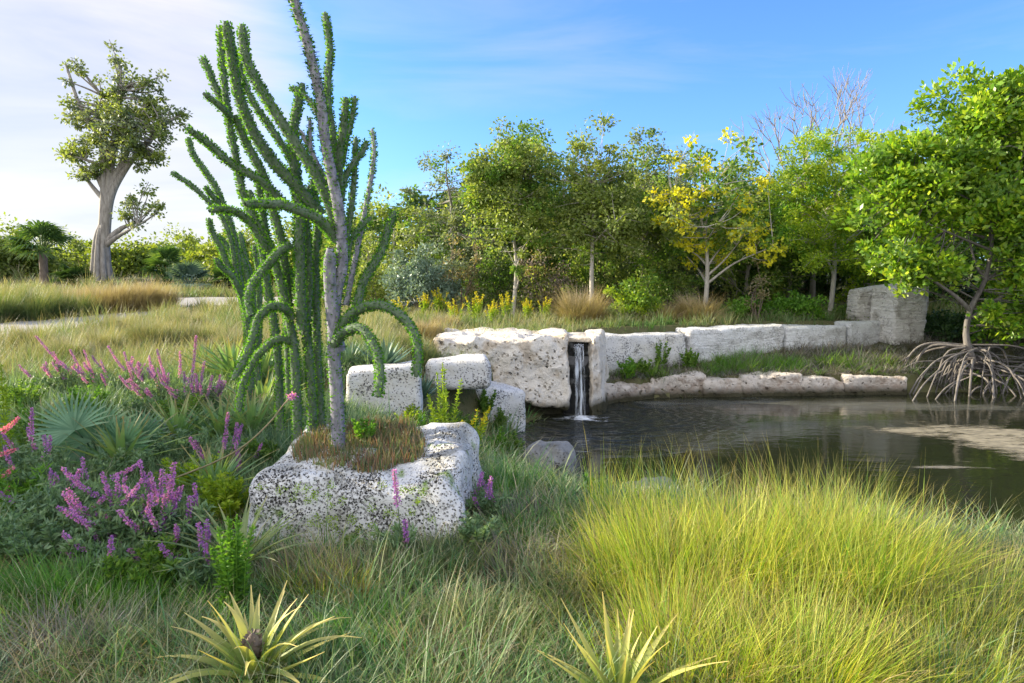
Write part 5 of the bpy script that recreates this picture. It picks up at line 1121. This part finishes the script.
for k, (px, py, h, w, mt, lab) in enumerate(bedl): herb(G(px, py), lab, h, w, 30, M[mt], 60+k, (.075, .016), 60, group='bushes filling the flower bed', name='leafy_bush', cat='bush')
banl = [(470, 440, .4, .5, 'green', 'green herb below the goldenrods'), (450, 490, .3, .5, 'sage', 'blue-green herb right beside the boulder'), (515, 455, .35, .4, 'green', 'dark herb at the water edge under the wet-footed block'),
        (480, 550, .26, .4, 'sage', 'wispy blue-green herb at the right foot of the boulder'), (410, 430, .35, .4, 'lime', 'yellow-green herb between boulder and slab'), (500, 430, .4, .4, 'green', 'green herb against the wet-footed block')]
for k, (px, py, h, w, mt, lab) in enumerate(banl): herb(G(px, py), lab, h, w, 20, M[mt], 90+k, (.07, .016), 50)
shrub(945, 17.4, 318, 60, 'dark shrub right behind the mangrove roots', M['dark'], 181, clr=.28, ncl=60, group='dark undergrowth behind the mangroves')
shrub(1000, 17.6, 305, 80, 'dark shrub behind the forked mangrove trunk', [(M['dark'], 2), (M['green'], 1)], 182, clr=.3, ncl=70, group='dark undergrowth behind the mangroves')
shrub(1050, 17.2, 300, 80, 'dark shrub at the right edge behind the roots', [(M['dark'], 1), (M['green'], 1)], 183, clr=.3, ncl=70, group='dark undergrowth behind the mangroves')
midtree(745, 21.5, 160, 66, 'green tree right behind the yellow tree', [(M['green'], 1), (M['olive'], 1)], M['bark'], .1, 191, group=g2, r0=.09, **kw)
midtree(668, 23, 158, 70, 'grey-green tree left behind the yellow tree', M['greygreen'], M['bark'], .1, 192, group=g2, r0=.09, **kw)
midtree(550, 26, 152, 70, 'olive tree deep in the gap right of the slim pale trunk', M['olive'], M['bark'], .1, 193, group=g2, r0=.09, **kw)
midtree(790, 22.5, 180, 66, 'green tree deep in the gap left of the lime tree', M['green'], M['bark'], .1, 194, group=g2, r0=.09, **kw)

# ------------------------------------------------------------------ ground cover (stuff)
def field(name, xr, yr, n, L, w, mat, label, seed, mask=None, lean=(.2, 1.3), droop=(.2, 1.4), swirl=1., seg=3, dens=None, perspective=True, clumped=.6):
    rng = np.random.RandomState(seed); np.random.seed(seed)
    if perspective:   # even spread in the wedge the place is seen from, wider than the picture
        y = np.exp(rng.uniform(math.log(yr[0]), math.log(yr[1]), n)); x = y*rng.uniform(xr[0], xr[1], n)
    else: y = rng.uniform(*yr, n); x = rng.uniform(*xr, n)
    if mask is not None: k = mask(x, y); x, y = x[k], y[k]
    if clumped:
        ncl = max(1, int(len(x)*clumped/45)); q = rng.randint(0, len(x), ncl); ci = rng.randint(0, ncl, int(len(x)*clumped)); sc_ = .05*(y[q][ci]/yr[0])**.5
        x2, y2 = x.copy(), y.copy(); m_ = len(ci); ox, oy = rng.normal(0, 1, m_)*sc_, rng.normal(0, 1, m_)*sc_
        x2[:m_], y2[:m_] = x[q][ci]+ox, y[q][ci]+oy; caz = np.arctan2(oy, ox)+rng.normal(0, .4, m_); x, y = x2, y2; chh = rng.uniform(.6, 1.7, ncl)[ci]
    n = len(x); z = H(x, y)-.01; k = fbm(x*1.6, y*1.6, seed+3); az = (fbm(x*1.3, y*1.3, seed)-.5)*16*swirl+rng.normal(0, 1.3, n)
    if clumped: az[:m_] = caz
    Ls = L*rng.uniform(.35, 1.15, n)*(.35+1.3*k)*(1 if not perspective else np.clip((y/yr[0])**.25, 1, 2)); ww = w*(1 if not perspective else (y/yr[0])**.8)
    if clumped: Ls[:m_] *= chh
    m = MB(); strip(m, np.stack([x, y, z], -1), az, Ls, ww*rng.uniform(.7, 1.3, n), rng.uniform(*lean, n), rng.uniform(*droop, n), seg=seg)
    return tag(m.build(name, mat), label, 'grass', kind='stuff')
def notwater(x, y):
    d, _ = pdist(x, y, POND, True); return (~inside(x, y, POND)) & (d > .08)
def lowside(x, y):
    _, s = pdist(x, y, LINE, False); return s < 0
def outpath(x, y):
    d = np.full(len(x), 1e9)
    for p in PATHXY[::2]: d = np.minimum(d, np.hypot(x-p[0], y-p[1]))
    return d > 2.0
def notboulder(x, y): return ~((x > -1.75) & (x < -.38) & (y > 4.15) & (y < 5.5))
field('matted_lawn', (-.95, .95), (2.2, 12.5), 130000, .20, .0052, M['mat'], 'matted green and straw lawn grass round the boulder', 101, lambda x, y: notwater(x, y) & notboulder(x, y) & ((x < 1.0) | (y < 5.5)) & ((x > -2.4-.0*y) | (y < 4.9)) & lowside(x, y), seg=4)
field('bank_lawn', (.45, 2.2), (1.8, 6.5), 45000, .22, .0055, M['mat'], 'matted grass on the near bank right of the golden grass', 110, notwater, seg=4)
field('dry_thatch', (-.9, .5), (2.2, 8), 26000, .22, .0035, M['tussockdead'], 'dry grey-tan thatch lying through the lawn', 102, lambda x, y: notwater(x, y) & notboulder(x, y) & (fbm(x*1.1, y*1.1, 77) > .47), lean=(.7, 1.5), droop=(.2, 1.2), seg=4)
field('meadow_grass', (-1.0, -.18), (9.3, 34), 110000, .40, .0085, M['meadow'], 'tall straw-green meadow between the flower bed and the path', 103, lambda x, y: outpath(x, y) & notwater(x, y) & ((x < -2.2) | (y > 9)), lean=(.05, .8), droop=(.1, 1.2))
field('bank_grass', (-.24, .66), (8.7, 24), 75000, .24, .010, M['meadow'], 'short grass on the ground behind the stone wall', 104, lambda x, y: (~lowside(x, y)) & notwater(x, y), lean=(.05, .8), droop=(.1, 1.2))
field('far_lawn', (-1.1, .9), (24, 140), 60000, .55, .035, M['meadow'], 'far lawn running up to the trees', 105, lambda x, y: outpath(x, y), lean=(.05, .8), droop=(.1, 1.2))
field('ledge_grass', (1.6, 18), (13.4, 18.4), 90000, .26, .012, M['drygrey'], 'dry lilac-grey grass hanging along the ledge below the wall', 106, lambda x, y: lowside(x, y) & notwater(x, y) & (pdist(x, y, POND, True)[0] > .12), lean=(.3, 1.4), droop=(.2, 1.2), perspective=False)
field('bed_foliage', (-.98, -.2), (4.6, 10), 90000, .22, .010, M['sage'], 'fine grey-green undergrowth between the sages', 107, lambda x, y: notboulder(x, y), lean=(.05, 1.0), droop=(.1, 1.0))
field('ledge_herbs', (1.7, 18), (13.6, 18.4), 42000, .30, .016, M['green'], 'green grass and weeds mixed along the edge of the ledge', 108, lambda x, y: lowside(x, y) & notwater(x, y) & (pdist(x, y, POND, True)[0] < .9), lean=(.2, 1.5), droop=(.4, 1.8), perspective=False)
field('waterline_fringe', (1.7, 18), (13.4, 16.4), 60000, .26, .013, M['drygrey'], 'grey dry fringe hanging over the ledge stones', 109, lambda x, y: (pdist(x, y, POND, True)[0] < .35) & (y > 13.6) & ~inside(x, y, POND), lean=(.6, 1.6), droop=(.6, 1.8), perspective=False, clumped=.3)
# moss tufts on the boulder
rng = np.random.RandomState(6); m = MB()
for k in range(38):
    c = np.array([rng.uniform(-1.6, -.42), 4.10+rng.uniform(-.0, .03), rng.uniform(.05, .38)]); n = 50
    leaves(m, c-np.array([-1, 4.2, .3])+rng.normal(0, .014, (n, 3)), rng.normal(size=(n, 3))+np.array([0, -1, .5]), .012, .008)
o = m.build('moss', M['moss']); o.location = (-1, 4.2, .3); tag(o, 'small bright green moss cushions in the pits of the boulder', 'moss', kind='stuff')
# pale seed heads nodding over the lush clump
for k, (px, py) in enumerate([(15, 535), (35, 552), (90, 578), (94, 585), (72, 505), (105, 530)]):
    pass
# shade tree standing outside the picture on the left: it throws the shade the foreground lies in
crown_tree('shade_tree', (-12.2, 7.4, 0), [(0, 0, 3.7, 2.2, 1.7, 1.0), (1.0, -1.6, 3.5, 1.6, 1.3, .9), (.5, 1.3, 3.5, 1.5, 1.1, .8)], [(0, 0, -.2), (.1, 0, 2), (0, .1, 3.6)], 'broad leafy tree standing left of the view', 'tree', M['green'], M['bark'],
           ncl=120, lpc=34, clr=.5, leaf=(.2, .13), r0=.2, seed=77, nl=8)
